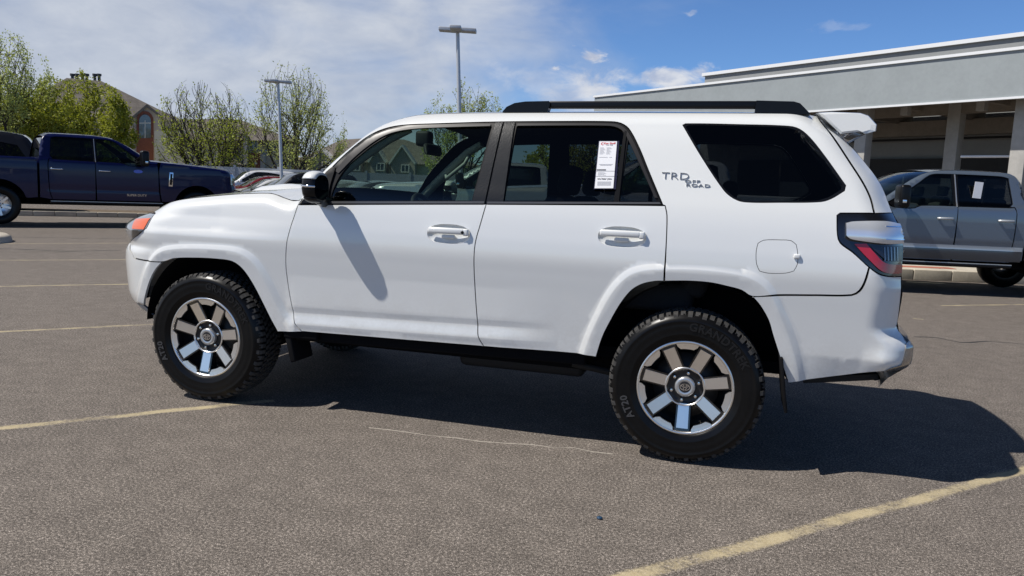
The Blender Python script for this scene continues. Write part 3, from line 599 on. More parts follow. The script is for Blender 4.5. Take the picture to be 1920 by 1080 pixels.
# handles
def handle(cx_, cz_, key):
    for sd in (-1, 1):
        Y = sd*float(skin.w(cx_, cz_)); par = [o for o in suv.children if o.name.startswith('front_door' if key else 'rear_door')][0 if sd < 0 else -1]
        m_ = MB(); q = np.array(cup_f if key else cup_r); cc = q.mean(0); vs = []; n = len(q)
        for s_, d_ in ((1.0, -.0005), (.97, -.006), (.86, -.016), (.6, -.021), (.3, -.022)):
            for p in q: a_, b_ = cc+(p-cc)*s_; vs.append((a_, sd*(float(skin.w(a_, b_))+d_), b_))
        m_.add(vs, [(k*n+j, k*n+(j+1) % n, (k+1)*n+(j+1) % n, (k+1)*n+j) for k in range(4) for j in range(n)]+[tuple(range(4*n, 5*n))], True).build('handle_cup', PAINT, par)
        h = MB().box((cx_-.008, Y+sd*.012, cz_+.009), (.205, .024, .034), bev=.011).build('door_handle', PAINT, par)
        MB().box((cx_+.100, Y+sd*.010, cz_+.006), (.030, .026, .038), bev=.008).build('handle_end', PAINT, par)
        MB().box((cx_, Y-sd*.004, cz_-.022), (.075, .026, .022), bev=.008).build('handle_lip', PAINT, par)
        _h = ([(cx_-.112, Y-sd*.004, cz_+.002), (cx_-.100, Y+sd*.008, cz_+.005), (cx_-.05, Y+sd*.014, cz_+.008), (cx_+.05, Y+sd*.014, cz_+.008), (cx_+.100, Y+sd*.009, cz_+.003), (cx_+.112, Y-sd*.004, cz_)], [.012, .016, .0175, .0175, .016, .012], 12)
        pass
        if key: MB().lathe([(.0, sd*.0265), (.008, sd*.0265), (.009, sd*.020)], 14, c=(cx_+.085, Y, cz_+.006)).build('key_lock', BLACK, par)
hf = T([(841, 436)])[0]; handle(hf[0], hf[1], True); hr = T([(1166, 441.5)])[0]; handle(hr[0], hr[1], False)
fl = T([(1493, 481)])[0]; Yf = -float(skin.w(*fl)); MB().box((fl[0]+.004, Yf-.006, fl[1]), (.03, .014, .022), bev=.006).build('fuel_latch', PAINT, suv)
# mirrors
def slab(c, d, z0, z1, e=2.6, n=26, nz=8, flat_rear=True, sd=-1):
    vs = []
    zz = np.linspace(z0, z1, nz)
    for z in zz:
        t = (z-c[2])/(d[2]/2); s_ = max(.02, 1-abs(t)**e)**(1/e)
        for j in range(n):
            a = 2*math.pi*j/n; ca, sa = math.cos(a), math.sin(a); r1 = (abs(ca)**e+abs(sa)**e)**(-1/e)
            x = d[0]/2*r1*ca*s_; x = min(x, d[0]*.30) if flat_rear else x
            vs.append((c[0]+x, c[1]+d[1]/2*r1*sa*s_, z))
    m_ = MB(); m_.add(vs, [(i*n+j, i*n+(j+1) % n, (i+1)*n+(j+1) % n, (i+1)*n+j) for i in range(nz-1) for j in range(n)]+[tuple(range(n)), tuple(range((nz-1)*n, nz*n))], True); return m_
for sd in (-1, 1):
    c = (-1.998, sd*1.035, 1.302); d = (.125, .175, .172)
    mr = slab(c, (d[0]-.006, d[1]-.006, d[2]-.004), 1.217, 1.387).build('door_mirror', BLACK, suv)
    slab(c, d, 1.345, 1.388).build('mirror_cap', PAINT, mr)
    slab(c, d, 1.300, 1.312, nz=3).build('turn_signal', CHROME, mr)
    slab(c, d, 1.217, 1.246, nz=5).build('mirror_lower', BLACK, mr)
    gm = MB(); n = 24; gm.add([(c[0]+.0400, c[1]+.072*math.cos(2*math.pi*j/n)*(abs(math.cos(2*math.pi*j/n))**2.6+abs(math.sin(2*math.pi*j/n))**2.6)**(-1/2.6), c[2]+.066*math.sin(2*math.pi*j/n)*(abs(math.cos(2*math.pi*j/n))**2.6+abs(math.sin(2*math.pi*j/n))**2.6)**(-1/2.6)) for j in range(n)], [tuple(range(n))]); gm.build('mirror_glass', mat('mirror_glass', (.05, .055, .06), .02, 1.), mr)
    MB().tube([(c[0]-.0, sd*1.0, 1.240), (c[0]-.02, sd*.93, 1.23), (c[0]-.03, sd*.86, 1.23)], [.03, .035, .045], 10).build('mirror_arm', BLACK, mr)
    skin.panel('mirror_sail', BLACK, mr, T([(566, 380.5), (585, 358), (612, 322), (624, 312), (629, 316), (620, 345), (615, 372), (612, 380.5)]), res=.03, off=.006, thick=.02, side=sd)
# badge lettering
bc = T([(1266, 330)])[0]; Yb = -float(skin.w(*bc))
tz = math.atan((float(skin.w(bc[0], bc[1]+.04))-float(skin.w(bc[0], bc[1]-.04)))/.08)
def onside(cx_, cz_):
    return lambda u, v, t: (cx_+u, -float(skin.w(cx_+u, cz_+v))-.004-t, cz_+v)
for txt, x0_, y0_, x1_, y1_ in (('TRD', 1241, 322.5, 1291, 336), ('OFF', 1284, 337, 1312, 342.5), ('ROAD', 1287, 343.8, 1331, 350.5)):
    a_, b_ = T([(x0_, y0_), (x1_, y1_)]); mx, mz = (a_[0]+b_[0])/2, (a_[1]+b_[1])/2
    fit_text(txt, mx, mz, b_[0]-a_[0], a_[1]-b_[1], lambda u, v, t: (u, -float(skin.w(u, v))-.003-t, v), .003, bold=-.018, shear=.0).build('badge_letters', mat('badge_chrome', (.70, .71, .72), .28, 1.), suv)
# price sheet hanging inside the rear window
c4 = [(1124, 265), (1157, 265), (1150, 353), (1115, 353)]
q4 = T(c4); P00, P10, P11, P01 = [np.array((x, -float(skin.w(x, z))-.0, z)) for x, z in q4]
def onsheet(u, v, t): return tuple((P00*(1-u)+P10*u)*(1-v)+(P01*(1-u)+P11*u)*v+np.array([0, -.004-t, 0]))
sh = MB().add([onsheet(0, 0, .0), onsheet(1, 0, .0), onsheet(1, 1, .0), onsheet(0, 1, .0)], [(0, 1, 2, 3)]).add([onsheet(0, 0, .0015), onsheet(1, 0, .0015), onsheet(1, 1, .0015), onsheet(0, 1, .0015)], [(0, 1, 2, 3)]).build('price_sheet', PAPER, suv)
bk = MB().add([onsheet(-.05, -.01, -.002), onsheet(1.12, -.01, -.002), onsheet(1.14, 1.02, -.002), onsheet(-.05, 1.02, -.002)], [(0, 1, 2, 3)]).build('sheet_sleeve', mat('dark_blue_sleeve', (.01, .01, .04), .3), sh)
def rects(R, m_, nm='print'):
    b_ = MB()
    for (u0, v0, u1, v1) in R: b_.add([onsheet(u0, v0, .0026), onsheet(u1, v0, .0026), onsheet(u1, v1, .0026), onsheet(u0, v1, .0026)], [(0, 1, 2, 3)])
    return b_.build(nm, m_, sh)
grey = mat('grey_ink', (.42, .42, .45), .6)
R = []
for i in range(7): R.append((.08, .135+.022*i, .28+.05*(i % 3), .141+.022*i)); R.append((.45, .135+.022*i, .62+.06*((i+1) % 3), .141+.022*i))
R += [(.08, .34, .55, .346), (.65, .34, .8, .346), (.12, .49, .88, .497), (.18, .51, .8, .517)]
R += [(.10, .665+.018*i, .45+.1*(i % 2), .670+.018*i) for i in range(4)]+[(.12, .86+.018*i, .86, .866+.018*i) for i in range(5)]
rects(R, grey, 'small_print'); rects([(.02, .60, .52, .622), (0, .635, 1, .640), (0, .745, 1, .750)], INK, 'rule_line')
def stxt(txt, u, v, size, m_):
    sx = np.linalg.norm(P10-P00); sy = np.linalg.norm(P01-P00)
    text_mesh(txt, size, lambda a, b, t: onsheet(u+a/sx, v-b/sy, .003+t), .0, spacing=1.05, bold=.0004).build('sheet_text', m_, sh)
stxt('Ken Garff', .60, .045, .014, REDINK); stxt('West Valley', .58, .078, .007, grey); stxt('we hear you.', .5, .80, .013, INK); stxt('C', .18, .055, .020, REDINK)
# --- wheels
EMB = []
def make_wheel(name, x, y, zc=.388, sd=-1, rot=0.):
    R0 = .385
    wp = empty('x', (0, 0, 0)); bpy.data.objects.remove(wp)
    e = MB(); e.lathe([(.0, .02*-sd), (.20, .02*-sd), (.222, -.03*-sd), (.222, .10*-sd), (.0, .11*-sd)], 40)
    o = e.build(name, MATTE, suv); o.location = (x, y, zc)
    f = -sd*-1  # outward = sd
    k = sd
    prof = [(.226, .06*k), (.232, .104*k), (.240, .116*k), (.252, .122*k), (.268, .127*k), (.272, .1295*k), (.276, .1285*k), (.300, .1325*k), (.318, .1325*k), (.333, .1305*k), (.337, .1325*k), (.343, .131*k), (.356, .124*k), (.366, .114*k), (.374, .106*k), (.3785, .088*k), (.3800, .04*k), (.3800, -.04*k), (.372, -.09*k), (.35, -.12*k), (.30, -.13*k), (.226, -.11*k)]
    t_ = MB().lathe(prof, 96).build('tyre', RUBBER, o)
    # tread blocks
    tb = MB(); nb = 66; rng = random.Random(3)
    def blk(a0, a1, y0, y1, r0, r1, sk=0.):
        vs = []
        for yy, sh_ in ((y0, 0), (y1, sk)):
            for rr in (r0, r1):
                for a in (a0, a1): vs.append((rr*math.cos(a+sh_), yy, rr*math.sin(a+sh_)))
        tb.add(vs, [(0, 1, 3, 2), (4, 6, 7, 5), (0, 4, 5, 1), (2, 3, 7, 6), (0, 2, 6, 4), (1, 5, 7, 3)])
    for i in range(nb):
        a = 2*math.pi*i/nb; w_ = 2*math.pi/nb
        for ss in (1, -1):
            y_in, y_out = ss*.070, ss*(.112 if i % 2 else .118)
            vs = []
            for yy, r_ in ((y_in, R0), (ss*.098, R0-.003), (y_out, R0-.013-(.004 if i % 2 else 0)), (ss*.1215, R0-.024-(.004 if i % 2 else 0))):
                for rr in (r_-.012, r_):
                    for aa in (a+w_*.10, a+w_*.74): vs.append((rr*math.cos(aa), yy, rr*math.sin(aa)))
            fs = []
            for q in range(3):
                b0 = q*4; fs += [(b0+2, b0+3, b0+7, b0+6), (b0, b0+2, b0+6, b0+4), (b0+1, b0+5, b0+7, b0+3)]
            fs += [(0, 1, 3, 2), (12, 14, 15, 13)]
            tb.add(vs, fs)
        for (y0, y1, dd) in ((.038, .062, .0), (.008, .032, .45), (-.024, -.002, .2), (-.058, -.032, .6)):
            aa = a+w_*dd; blk(aa, aa+w_*.62, y0, y1, R0-.014, R0, w_*.28)
            
    tb.build('tread', TREAD, t_)
    # sidewall lettering
    def arc_text(txt, a_mid, rr, size, m_, flip=False):
        def fn(u, v, t):
            a = a_mid+(-1 if not flip else 1)*u/rr*(1); r_ = rr+v
            # reading outward letters: u runs clockwise seen from the near side
            return (r_*math.cos(a), k*(.1335+t), r_*math.sin(a))
        return text_mesh(txt, size, fn, .0012, bold=.0012, spacing=1.1).build('sidewall_letters', m_, t_)
    if sd < 0:
        mm = LETTER
        arc_text('GRANDTREK', rad(57)+rot, .310, .056, mat('black_lettering', (.013, .013, .014), .3, spec=.3)); arc_text('AT20', rad(204)+rot, .306, .050, mm)
        pass
    # rim: dark pocket, barrel, machined ring with tabs, spokes
    rim = MB().lathe([(.205, -.02*k), (.222, .02*k), (.228, .085*k), (.236, .108*k), (.2405, .1125*k)], 72).build('rim', MATTE, o)
    rg = MB(); rg.lathe([(.2405, .1125*k), (.238, .117*k), (.228, .1175*k), (.2245, .110*k), (.2245, .085*k)], 96); 
    for s_ in range(7):
        am = -math.pi/2+2*math.pi*(s_+.5)/7+rot
        A = rad(13.2); n = 8; vs = []
        for (rr, da, yy) in ((.2265, A*1.08, .1168), (.212, A*1.0, .1145), (.197, A*.70, .1125)):
            for dpt in (0, -.012):
                for q in range(n+1): a = am-da+2*da*q/n; vs.append((rr*math.cos(a), (yy+dpt)*k, rr*math.sin(a)))
        m1 = n+1; fs = []
        for ring in range(2):
            for q in range(n): a0 = ring*2*m1; a1 = (ring+1)*2*m1; fs += [(a0+q, a0+q+1, a1+q+1, a1+q)]
            for q in (0, n): a0 = ring*2*m1; a1 = (ring+1)*2*m1; fs += [(a0+q, a1+q, a1+m1+q, a0+m1+q)]
        fs += [(4*m1+q, 4*m1+q+1, 5*m1+q+1, 5*m1+q) for q in range(n)]
        rg.add(vs, fs)
    rg.lathe([(.100, .0845*k), (.0985, .0875*k), (.0925, .0875*k), (.0915, .080*k)], 64)
    rg.build('rim_lip', MACH, rim)
    for s_ in range(7):
        a = -math.pi/2+2*math.pi*s_/7+rot; ca, sa = math.cos(a), math.sin(a)
        def P(r_, t, yy): return (r_*ca-t*sa, yy*k, r_*sa+t*ca)
        ya, yb = .082, .1075
        fc = [(.088, -.026, ya), (.209, -.0285, yb), (.209, .0285, yb), (.088, .026, ya)]
        dk = [(.085, -.034, ya-.004), (.226, -.037, yb-.003), (.226, .037, yb-.003), (.085, .034, ya-.004)]
        m_ = MB(); vs = [P(*p) for p in fc]+[P(p[0], p[1]*1.04, p[2]-.006) for p in fc]; m_.add(vs, [(0, 1, 2, 3), (0, 4, 5, 1), (1, 5, 6, 2), (2, 6, 7, 3), (3, 7, 4, 0)]); sp_ = m_.build('spoke', MACH, rim)
        m_ = MB(); vs = [P(*p) for p in dk]+[P(p[0], p[1]*.8, .035) for p in dk]; m_.add(vs, [(0, 1, 2, 3), (0, 4, 5, 1), (1, 5, 6, 2), (2, 6, 7, 3), (3, 7, 4, 0)]); m_.build('spoke_back', GLOSSB, rim)
    hb = MB().lathe([(.0, .074*k), (.050, .074*k), (.072, .070*k), (.090, .076*k), (.093, .084*k)], 48).build('hub', mat('hub_black', (.008, .008, .009), .4), o)
    for j in range(6):
        a = rad(20)+2*math.pi*j/6+rot; c_ = (.070*math.cos(a), 0, .070*math.sin(a)); MB().lathe([(.0, .090*k), (.0075, .089*k), (.0095, .084*k), (.0095, .070*k)], 6, c=c_, smooth=False).build('lug_nut', CHROME, hb)
    cp_ = MB().lathe([(.0, .094*k), (.028, .094*k), (.034, .097*k), (.045, .097*k), (.050, .092*k), (.051, .074*k)], 40).build('hub_cap', SILVER, o)
    MB().lathe([(.0, .0955*k), (.029, .0955*k)], 32).build('cap_centre', mat('cap_dark', (.05, .05, .055), .3, .5), cp_)
    em = MB()
    for (cx_, cz_, a_, b_) in ((0, 0, .0235, .0155), (0, .0, .0075, .0145), (0, .0065, .0165, .0065)):
        n = 28; vs = []
        for j in range(n):
            a = 2*math.pi*j/n
            for q in (-.0018, .0018): vs.append((cx_+(a_+q)*math.cos(a), .0972*k, cz_+(b_+q)*math.sin(a)))
        em.add(vs, [(2*j, 2*j+1, (2*j+3) % (2*n), (2*j+2) % (2*n)) for j in range(n)])
    em.build('cap_emblem', CHROME, cp_)
    e = MB(); e.lathe([(.06, .035*k), (.165, .035*k), (.165, .02*k)], 40); e.build('brake_disc', mat('brake_steel', (.045, .042, .04), .5, .6), o)
    a = rad(-62); MB().tube([(.205*math.cos(a), .098*k, .205*math.sin(a)), (.180*math.cos(a), .112*k, .180*math.sin(a))], .004, 6).build('valve', RUBBER, o)
    return o
make_wheel('wheel', 0, -.800, rot=rad(0)); make_wheel('wheel', -2.79, -.800, rot=rad(-3.5))
make_wheel('wheel', 0, .800, sd=1); make_wheel('wheel', -2.79, .800, sd=1)
# --- underside: wells, rockers, frame, axles, flaps
for xw in (0., -2.79):
    for sd in (-1, 1):
        rr = .475 if xw == 0 else .47
        MB().lathe([(rr+.015, sd*.85), (rr, sd*.70), (rr*.98, sd*.50), (.0, sd*.48)], 40, c=(xw+(.01 if xw == 0 else .02), 0, .43), a0=rad(2), a1=rad(178)).build('wheel_well', VOID, suv)
for sd in (-1, 1):
    MB().box((-1.37, sd*.825, .462), (1.70, .07, .070), ry=rad(-.75), bev=.01).build('rocker_panel', VOID, suv)
    MB().box((-1.35, sd*.60, .42), (3.3, .09, .10)).build('frame_rail', VOID, suv)
fl_ = mat('rubber_flap', (.006, .006, .007), .8, spec=.15)
for sd in (-1, 1):
    MB().box((.462, sd*.80, .455), (.014, .27, .27), ry=rad(-9), bev=.004).build('mud_flap', fl_, suv)
    MB().box((-2.245, sd*.785, .395), (.04, .20, .22), ry=rad(-14), bev=.01).build('mud_flap', fl_, suv)
    MB().box((-2.17, sd*.86, .455), (.22, .06, .05), bev=.01).build('rocker_end', VOID, suv)
MB().box((-1.25, 0, .50), (3.5, 1.5, .06)).build('floor_pan', VOID, suv)
MB().box((.72, 0, .58), (.42, 1.5, .08)).build('floor_pan', VOID, suv)
MB().tube([(0, -.66, .39), (0, -.15, .39), (0, -.1, .39), (0, .1, .39), (0, .15, .39), (0, .66, .39)], [.045, .045, .13, .13, .045, .045], 14).build('rear_axle', VOID, suv)
MB().tube([(-2.79, -.66, .39), (-2.79, .66, .39)], .04, 10).build('front_axle', VOID, suv)
MB().tube([(-2.0, .25, .36), (-.9, .28, .34), (-.5, .5, .33), (.7, .55, .40), (.95, .55, .42)], .032, 10).build('exhaust_pipe', mat('exhaust_steel', (.12, .11, .10), .5, .7), suv)
MB().box((-.95, -.32, .37), (.75, .46, .16), bev=.04).build('fuel_tank', MATTE, suv); MB().box((-2.85, 0, .40), (.70, 1.16, .22), bev=.05).build('front_light_block', VOID, suv); MB().box((-1.4, 0, .41), (2.9, 1.20, .12), bev=.03).build('light_block', VOID, suv)  # last two boxes added to block lit gaps in the shadow below
MB().box((-2.05, 0, .37), (.9, .7, .12), bev=.03).build('skid_shield', MATTE, suv)
MB().tube([(-.62, -.66, .40), (-.30, -.62, .35), (0, -.60, .34)], .022, 8).build('trailing_link', MATTE, suv)
MB().box((.75, -.62, .455), (.35, .05, .03), ry=rad(-9)).build('bumper_stay', MATTE, suv)
MB().tube([(.88, -.55, .50), (.93, -.55, .47), (.94, -.55, .45)], .016, 8).build('tow_loop', MATTE, suv)
# --- cabin
MB().box((-2.02, 0, 1.08), (.52, 1.50, .20), bev=.06).build('dashboard', mat('dash_plastic', (.014, .015, .016), .6), suv)
MB().box((-1.80, -.38, 1.17), (.20, .34, .10), bev=.04).build('instrument_hood', MATS['dash_plastic'], suv)
MB().box((-1.80, .0, 1.12), (.10, .32, .22), bev=.02).build('centre_stack', SILVER, suv)
stw = MB(); cw = Vector((-1.60, -.38, 1.11)); tl_ = rad(65)
ax = Vector((math.cos(tl_), 0, math.sin(tl_))).cross(Vector((0, 1, 0)))
pts = [cw+.185*(math.cos(a)*Vector((0, 1, 0))+math.sin(a)*Vector((-math.cos(tl_), 0, math.sin(tl_)))) for a in np.linspace(0, 2*math.pi, 33)]
stw.tube(pts, .015, 8, False); stw.tube([pts[0], pts[16]], .014, 6); stw.tube([cw, pts[24]], .014, 6); stw.box(tuple(cw), (.05, .14, .11), bev=.02); stw.build('steering_wheel', MATS['dash_plastic'], suv)
MB().tube([cw, cw+Vector((-.22, 0, -.10))], .03, 8).build('steering_column', MATS['dash_plastic'], suv)
for sy in (-.38, .38):
    st = MB().box((-1.12, sy, .74), (.52, .50, .16), bev=.06).build('front_seat', SEATM, suv)
    MB().box((-.84, sy, 1.02), (.14, .48, .60), ry=rad(14), bev=.06).build('seat_back', SEATM, st)
    MB().box((-.74, sy, 1.40), (.10, .26, .17), ry=rad(10), bev=.04).build('headrest', SEATM, st)
st = MB().box((-.25, 0, .80), (.50, 1.30, .16), bev=.05).build('rear_seat', SEATM, suv)
MB().box((.05, 0, 1.05), (.14, 1.30, .50), ry=rad(16), bev=.05).build('seat_back', SEATM, st)
for sy in (-.42, 0, .42): MB().box((.14, sy, 1.36), (.09, .24, .14), ry=rad(10), bev=.04).build('headrest', SEATM, st)
MB().box((-1.74, 0, 1.57), (.04, .25, .075), ry=rad(-12), bev=.02).build('rear_view_mirror', MATS['dash_plastic'], suv)
MB().box((-1.80, 0, 1.64), (.10, .09, .10), bev=.02).build('sensor_cover', MATS['dash_plastic'], suv)
for sd in (1, -1):
    tr_ = [(-2.16, sd*.835, 1.235), (-2.02, sd*.79, 1.36), (-1.88, sd*.742, 1.48), (-1.74, sd*.69, 1.59), (-1.62, sd*.66, 1.655)]
    pt = MB().tube(tr_, [.035, .034, .032, .030, .028], 8).build('pillar_trim', GREYPL, suv)
    if sd > 0: MB().tube([(-1.93, .76, 1.44), (-1.90, .70, 1.40), (-1.74, .64, 1.51), (-1.72, .69, 1.58)], .014, 8).build('grab_handle', GREYPL, pt)
for sd in (-1, 1): MB().box((-1.55, sd*.86, 1.14), (1.1, .03, .18)).build('door_trim', MATS['dash_plastic'], suv)
# ================================================================ pickups
def rectp(x0, z0, x1, z1): return [(x0, z0), (x1, z0), (x1, z1), (x0, z1)]
def arch(xc, zc, r, a0, a1, n=12): return [(xc+r*math.cos(rad(a)), zc+r*math.sin(rad(a))) for a in np.linspace(a0, a1, n)]
silv = mat('pale_silver_paint', (.50, .52, .53), .3, .3, 1.)
def truck_wheel(p, x, y, R0=.42, sd=-1):
    k = sd; prof = [(.235, .06*k), (.242, .105*k), (.26, .122*k), (.32, .134*k), (R0-.04, .130*k), (R0-.012, .115*k), (R0, .09*k), (R0, -.09*k), (R0-.03, -.13*k), (.25, -.12*k)]
    o = MB().lathe(prof, 56).build('wheel', RUBBER, p); o.location = (x, y, R0)
    MB().lathe([(.10, .02*k), (.225, .03*k), (.236, .095*k), (.246, .105*k)], 48).build('rim', MACH, o)
    for s_ in range(6):
        a = 2*math.pi*s_/6+.3; ca, sa = math.cos(a), math.sin(a); m_ = MB()
        vs = [(r_*ca-t*sa, yy*k, r_*sa+t*ca) for yy in (1, 0) for r_, t, yy in ((.05, -.03, .085 if yy else .04), (.232, -.022, .098 if yy else .06), (.232, .022, .098 if yy else .06), (.05, .03, .085 if yy else .04))]
        m_.add(vs, [(0, 1, 2, 3), (0, 4, 5, 1), (1, 5, 6, 2), (2, 6, 7, 3), (3, 7, 4, 0)]).build('spoke', MACH, o)
    MB().lathe([(.0, .10*k), (.045, .10*k), (.06, .085*k), (.062, .03*k)], 24).build('hub_cap', SILVER, o); return o
TZ = pchip([-1.1, -.97, -.90, -.6, .2, .85, 1.02, 1.10, 1.30, 1.55, 1.74, 1.90, 2.3, 3.0, 3.12, 3.22, 3.27, 3.30, 3.36, 5.33, 5.5], [1.20, 1.26, 1.32, 1.385, 1.45, 1.49, 1.50, 1.545, 1.685, 1.85, 1.945, 1.985, 2.01, 2.00, 1.98, 1.88, 1.62, 1.48, 1.455, 1.455, 1.455])
def make_pickup(name, loc, rz, scale, label, group, paint, lower=None, two_tone=False):
    e = empty(name, loc, rz, label, 'pickup truck', group, scale)
    bs = pchip([.45, .58, .66, .95, 1.2, 1.40, 1.45, 1.6, 1.8, 1.95, 2.05], [.95, .975, .985, 1.0, 1.0, .985, .955, .90, .83, .775, .72])
    def ex(x, z):
        m = np.clip((np.asarray(x)-3.29)/.02, 0, 1); n = np.clip((.9-np.asarray(x))/.15, 0, 1)     # bed and front end keep their width to the top
        return (m+n*(1-m))*np.interp(z, [1.40, 1.45, 1.6], [0, .02, .12])+.006*np.sin(np.asarray(x)*0)-.012*np.exp(-((np.asarray(z)-.80)/.05)**2)*np.clip((np.asarray(x)-.75)/.1, 0, 1)*np.clip((3.2-np.asarray(x))/.1, 0, 1)
    sk = Skin(bs, TZ, pchip([.4, .9, 1.0, 1.2, 1.32], [-1.00, -1.0, -.97, -.96, -.90]), pchip([.4, .9, 1.5], [5.33, 5.35, 5.35]), rt=(.05, .05), rf=(.35, .22), rr=(.05, .04), extra=ex)
    P = lambda n_, m_, poly, **k: sk.panel(n_, m_, e, poly, bothsides=True, **{**dict(res=.07, gap=.003), **k})
    top = lambda a, b, n: [(x, float(TZ(x))+.03) for x in np.linspace(a, b, n)]
    AF, AR = (0., .44), (4.06, .44)
    lo = .56
    P('front_fender', paint, top(-.90, .80, 12)+[(.86, 1.30), (.84, .80), (.80, lo)]+[(.60, lo)]+arch(0, .44, .53, 12, 168)+[(-.60, .60), (-.93, .72), (-.93, 1.0), (-.80, 1.02), (-.80, 1.30)])
    P('front_bumper', CHROME if lower is None else lower, [(-1.1, .50), (-.62, .50), (-.60, .58), (-.92, .71), (-.93, .80), (-1.1, .82)], gap=0.)
    hlp = P('headlight', mat('lamp_shell', (.42, .44, .47), .12, .6, .8), [(-1.1, .90), (-.935, .90), (-.93, 1.0), (-.81, 1.03), (-.81, 1.28), (-.93, 1.33), (-1.1, 1.2)], off=.004)
    for k, sd in enumerate((-1, 1)): sk.panel('amber_lens', AMBER, hlp[k], [(-.99, .93), (-.945, .93), (-.93, 1.03), (-.90, 1.05), (-.96, 1.08)], res=.04, off=.010, side=sd)
    wf = [(1.30, 1.47), (1.36, 1.56), (1.62, 1.77), (1.80, 1.90), (1.92, 1.925), (2.14, 1.935), (2.15, 1.43), (1.62, 1.425), (1.52, 1.38), (1.22, 1.385)]
    wr = [(2.24, 1.935), (2.92, 1.925), (3.03, 1.90), (3.07, 1.50), (3.02, 1.445), (2.23, 1.435)]
    mir = [(1.10, 1.44), (1.30, 1.56), (1.36, 1.585), (1.22, 1.385)]
    dfp = [(.88, 1.30), (.865, .80), (.83, lo), (2.18, lo), (2.20, 1.40)]
    P('front_door', paint, dfp+[(2.19, 1.43), (1.62, 1.415), (1.52, 1.37), (1.20, 1.372), (1.06, 1.42), (.90, 1.42)], res=.06, gap=.004)
    P('rear_door', paint, [(2.205, lo), (3.05, lo), (3.10, .75), (3.12, 1.35), (3.09, 1.44), (3.02, 1.435), (2.23, 1.425), (2.205, 1.42)], gap=.004)
    cabp = [(.90, 1.435), (.86, 1.52)]+top(.95, 3.20, 26)+[(3.25, 1.9), (3.285, 1.48), (3.29, .60), (3.06, lo), (3.11, .75), (3.13, 1.35), (3.10, 1.45)]+[(3.03, 1.45), (3.08, 1.50), (3.04, 1.91), (2.92, 1.935), (1.92, 1.937), (1.79, 1.91), (1.61, 1.78), (1.35, 1.60), (1.10, 1.45), (1.06, 1.43)]
    P('cab_side', paint, cabp, res=.06)
    dl = [(1.12, 1.44), (1.36, 1.60), (1.62, 1.778), (1.80, 1.908), (1.92, 1.934), (2.92, 1.932), (3.04, 1.906), (3.075, 1.50), (3.02, 1.438), (2.20, 1.428), (1.62, 1.418), (1.52, 1.373), (1.20, 1.375)]
    P('window_surround', BLACK, dl, holes=[wf, wr], off=-.008, gap=0.)
    P('front_window', GFRONT, wf, off=-.016, gap=0., thick=0, res=.1); P('rear_window', GREAR, wr, off=-.016, gap=0., thick=0, res=.1)
    P('window_bar', SILVER, [(2.185, 1.42), (2.20, 1.42), (2.20, 1.94), (2.185, 1.94)], off=.002, gap=0., res=.1, smooth=False)
    P('bed_side', paint, [(3.33, .60), (3.50, .58)]+arch(4.06, .44, .53, 164, 12)[0:]+[(4.75, .60), (5.30, .66), (5.33, 1.30), (5.34, 1.5), (3.33, 1.5)])
    outl = [(-.85, 1.25)]+top(-.80, 3.2, 30)+[(3.26, 1.5), (3.26, .62)]+[(.6, .60)]+arch(0, .44, .55, 14, 168)+[(-.85, .7)]
    P('inner_liner', VOID, outl, holes=[wf, wr], off=-.04, gap=0., thick=0, res=.12)
    SL = lambda xs: [(float(x), float(TZ(x)), float(sk.w(x, TZ(x)-.001))) for x in xs]
    cross('hood', paint, e, SL(np.linspace(-.96, 1.02, 16)), crown=.05, bulge=-.04, n=14)
    cross('windshield', MATS['windshield_glass'], e, SL(np.linspace(1.02, 1.80, 10)), crown=.02, bulge=np.linspace(-.16, -.08, 10), n=14)
    cross('roof', paint, e, SL(np.linspace(1.80, 3.19, 14)), crown=.04, bulge=np.interp(np.linspace(1.8, 3.19, 14), [1.8, 2.1], [-.08, 0]), n=14)
    cross('headliner', VOID, e, [(x, z-.04, w-.03) for x, z, w in SL(np.linspace(1.80, 3.19, 8))], crown=.03, n=8)
    cross('back_glass', GREAR, e, [(3.20, 1.90, .72), (3.255, 1.50, .84)], bulge=.03, n=8); cross('cab_back', paint, e, [(3.255, 1.50, .90), (3.27, .60, .95)], n=4)
    cross('grille', mat('grille_chrome', (.5, .5, .52), .2, .9), e, [(-1.0, .82, .66), (-1.0, 1.0, .66), (-.98, 1.22, .66)], bulge=-.05, n=8)
    bb = MB().box((4.33, 0, 1.44), (2.0, 1.80, .03)).build('bed_cover', MATTE, e)
    cross('tailgate', paint, e, [(5.34, 1.455, .94), (5.35, .66, .94)], bulge=.02, n=6)
    for sd in (-1, 1):
        MB().box((5.36, sd*.90, 1.15), (.06, .14, .42), bev=.015).build('tail_light', REDL, e)
        for xw in (0, 4.06):
            MB().lathe([(.56, sd*.95), (.55, sd*.80), (.54, sd*.55), (0, sd*.54)], 30, c=(xw, 0, .46), a0=rad(2), a1=rad(178)).build('wheel_well', VOID, e)
            truck_wheel(e, xw, sd*.87, sd=sd)
        MB().box((1.95, sd*.98, .50), (2.3, .16, .05), bev=.015).build('side_step', BLACK, e)
        MB().box((1.95, sd*1.045, .527), (2.3, .02, .012)).build('step_trim', SILVER, e)
        # tow mirror, handles, sill badge, fender vent
        mr = MB().box((1.22, sd*1.20, 1.55), (.17, .26, .36), bev=.05).build('door_mirror', BLACK, e)
        MB().tube([(1.27, sd*1.14, 1.48), (1.33, sd*.93, 1.44)], .03, 8).build('mirror_arm', BLACK, mr); MB().tube([(1.27, sd*1.14, 1.60), (1.36, sd*.91, 1.50)], .02, 8).build('mirror_arm', BLACK, mr)
        MB().box((1.20, sd*1.335, 1.47), (.06, .01, .05), bev=.004).build('mirror_lamp', LENSG, mr)
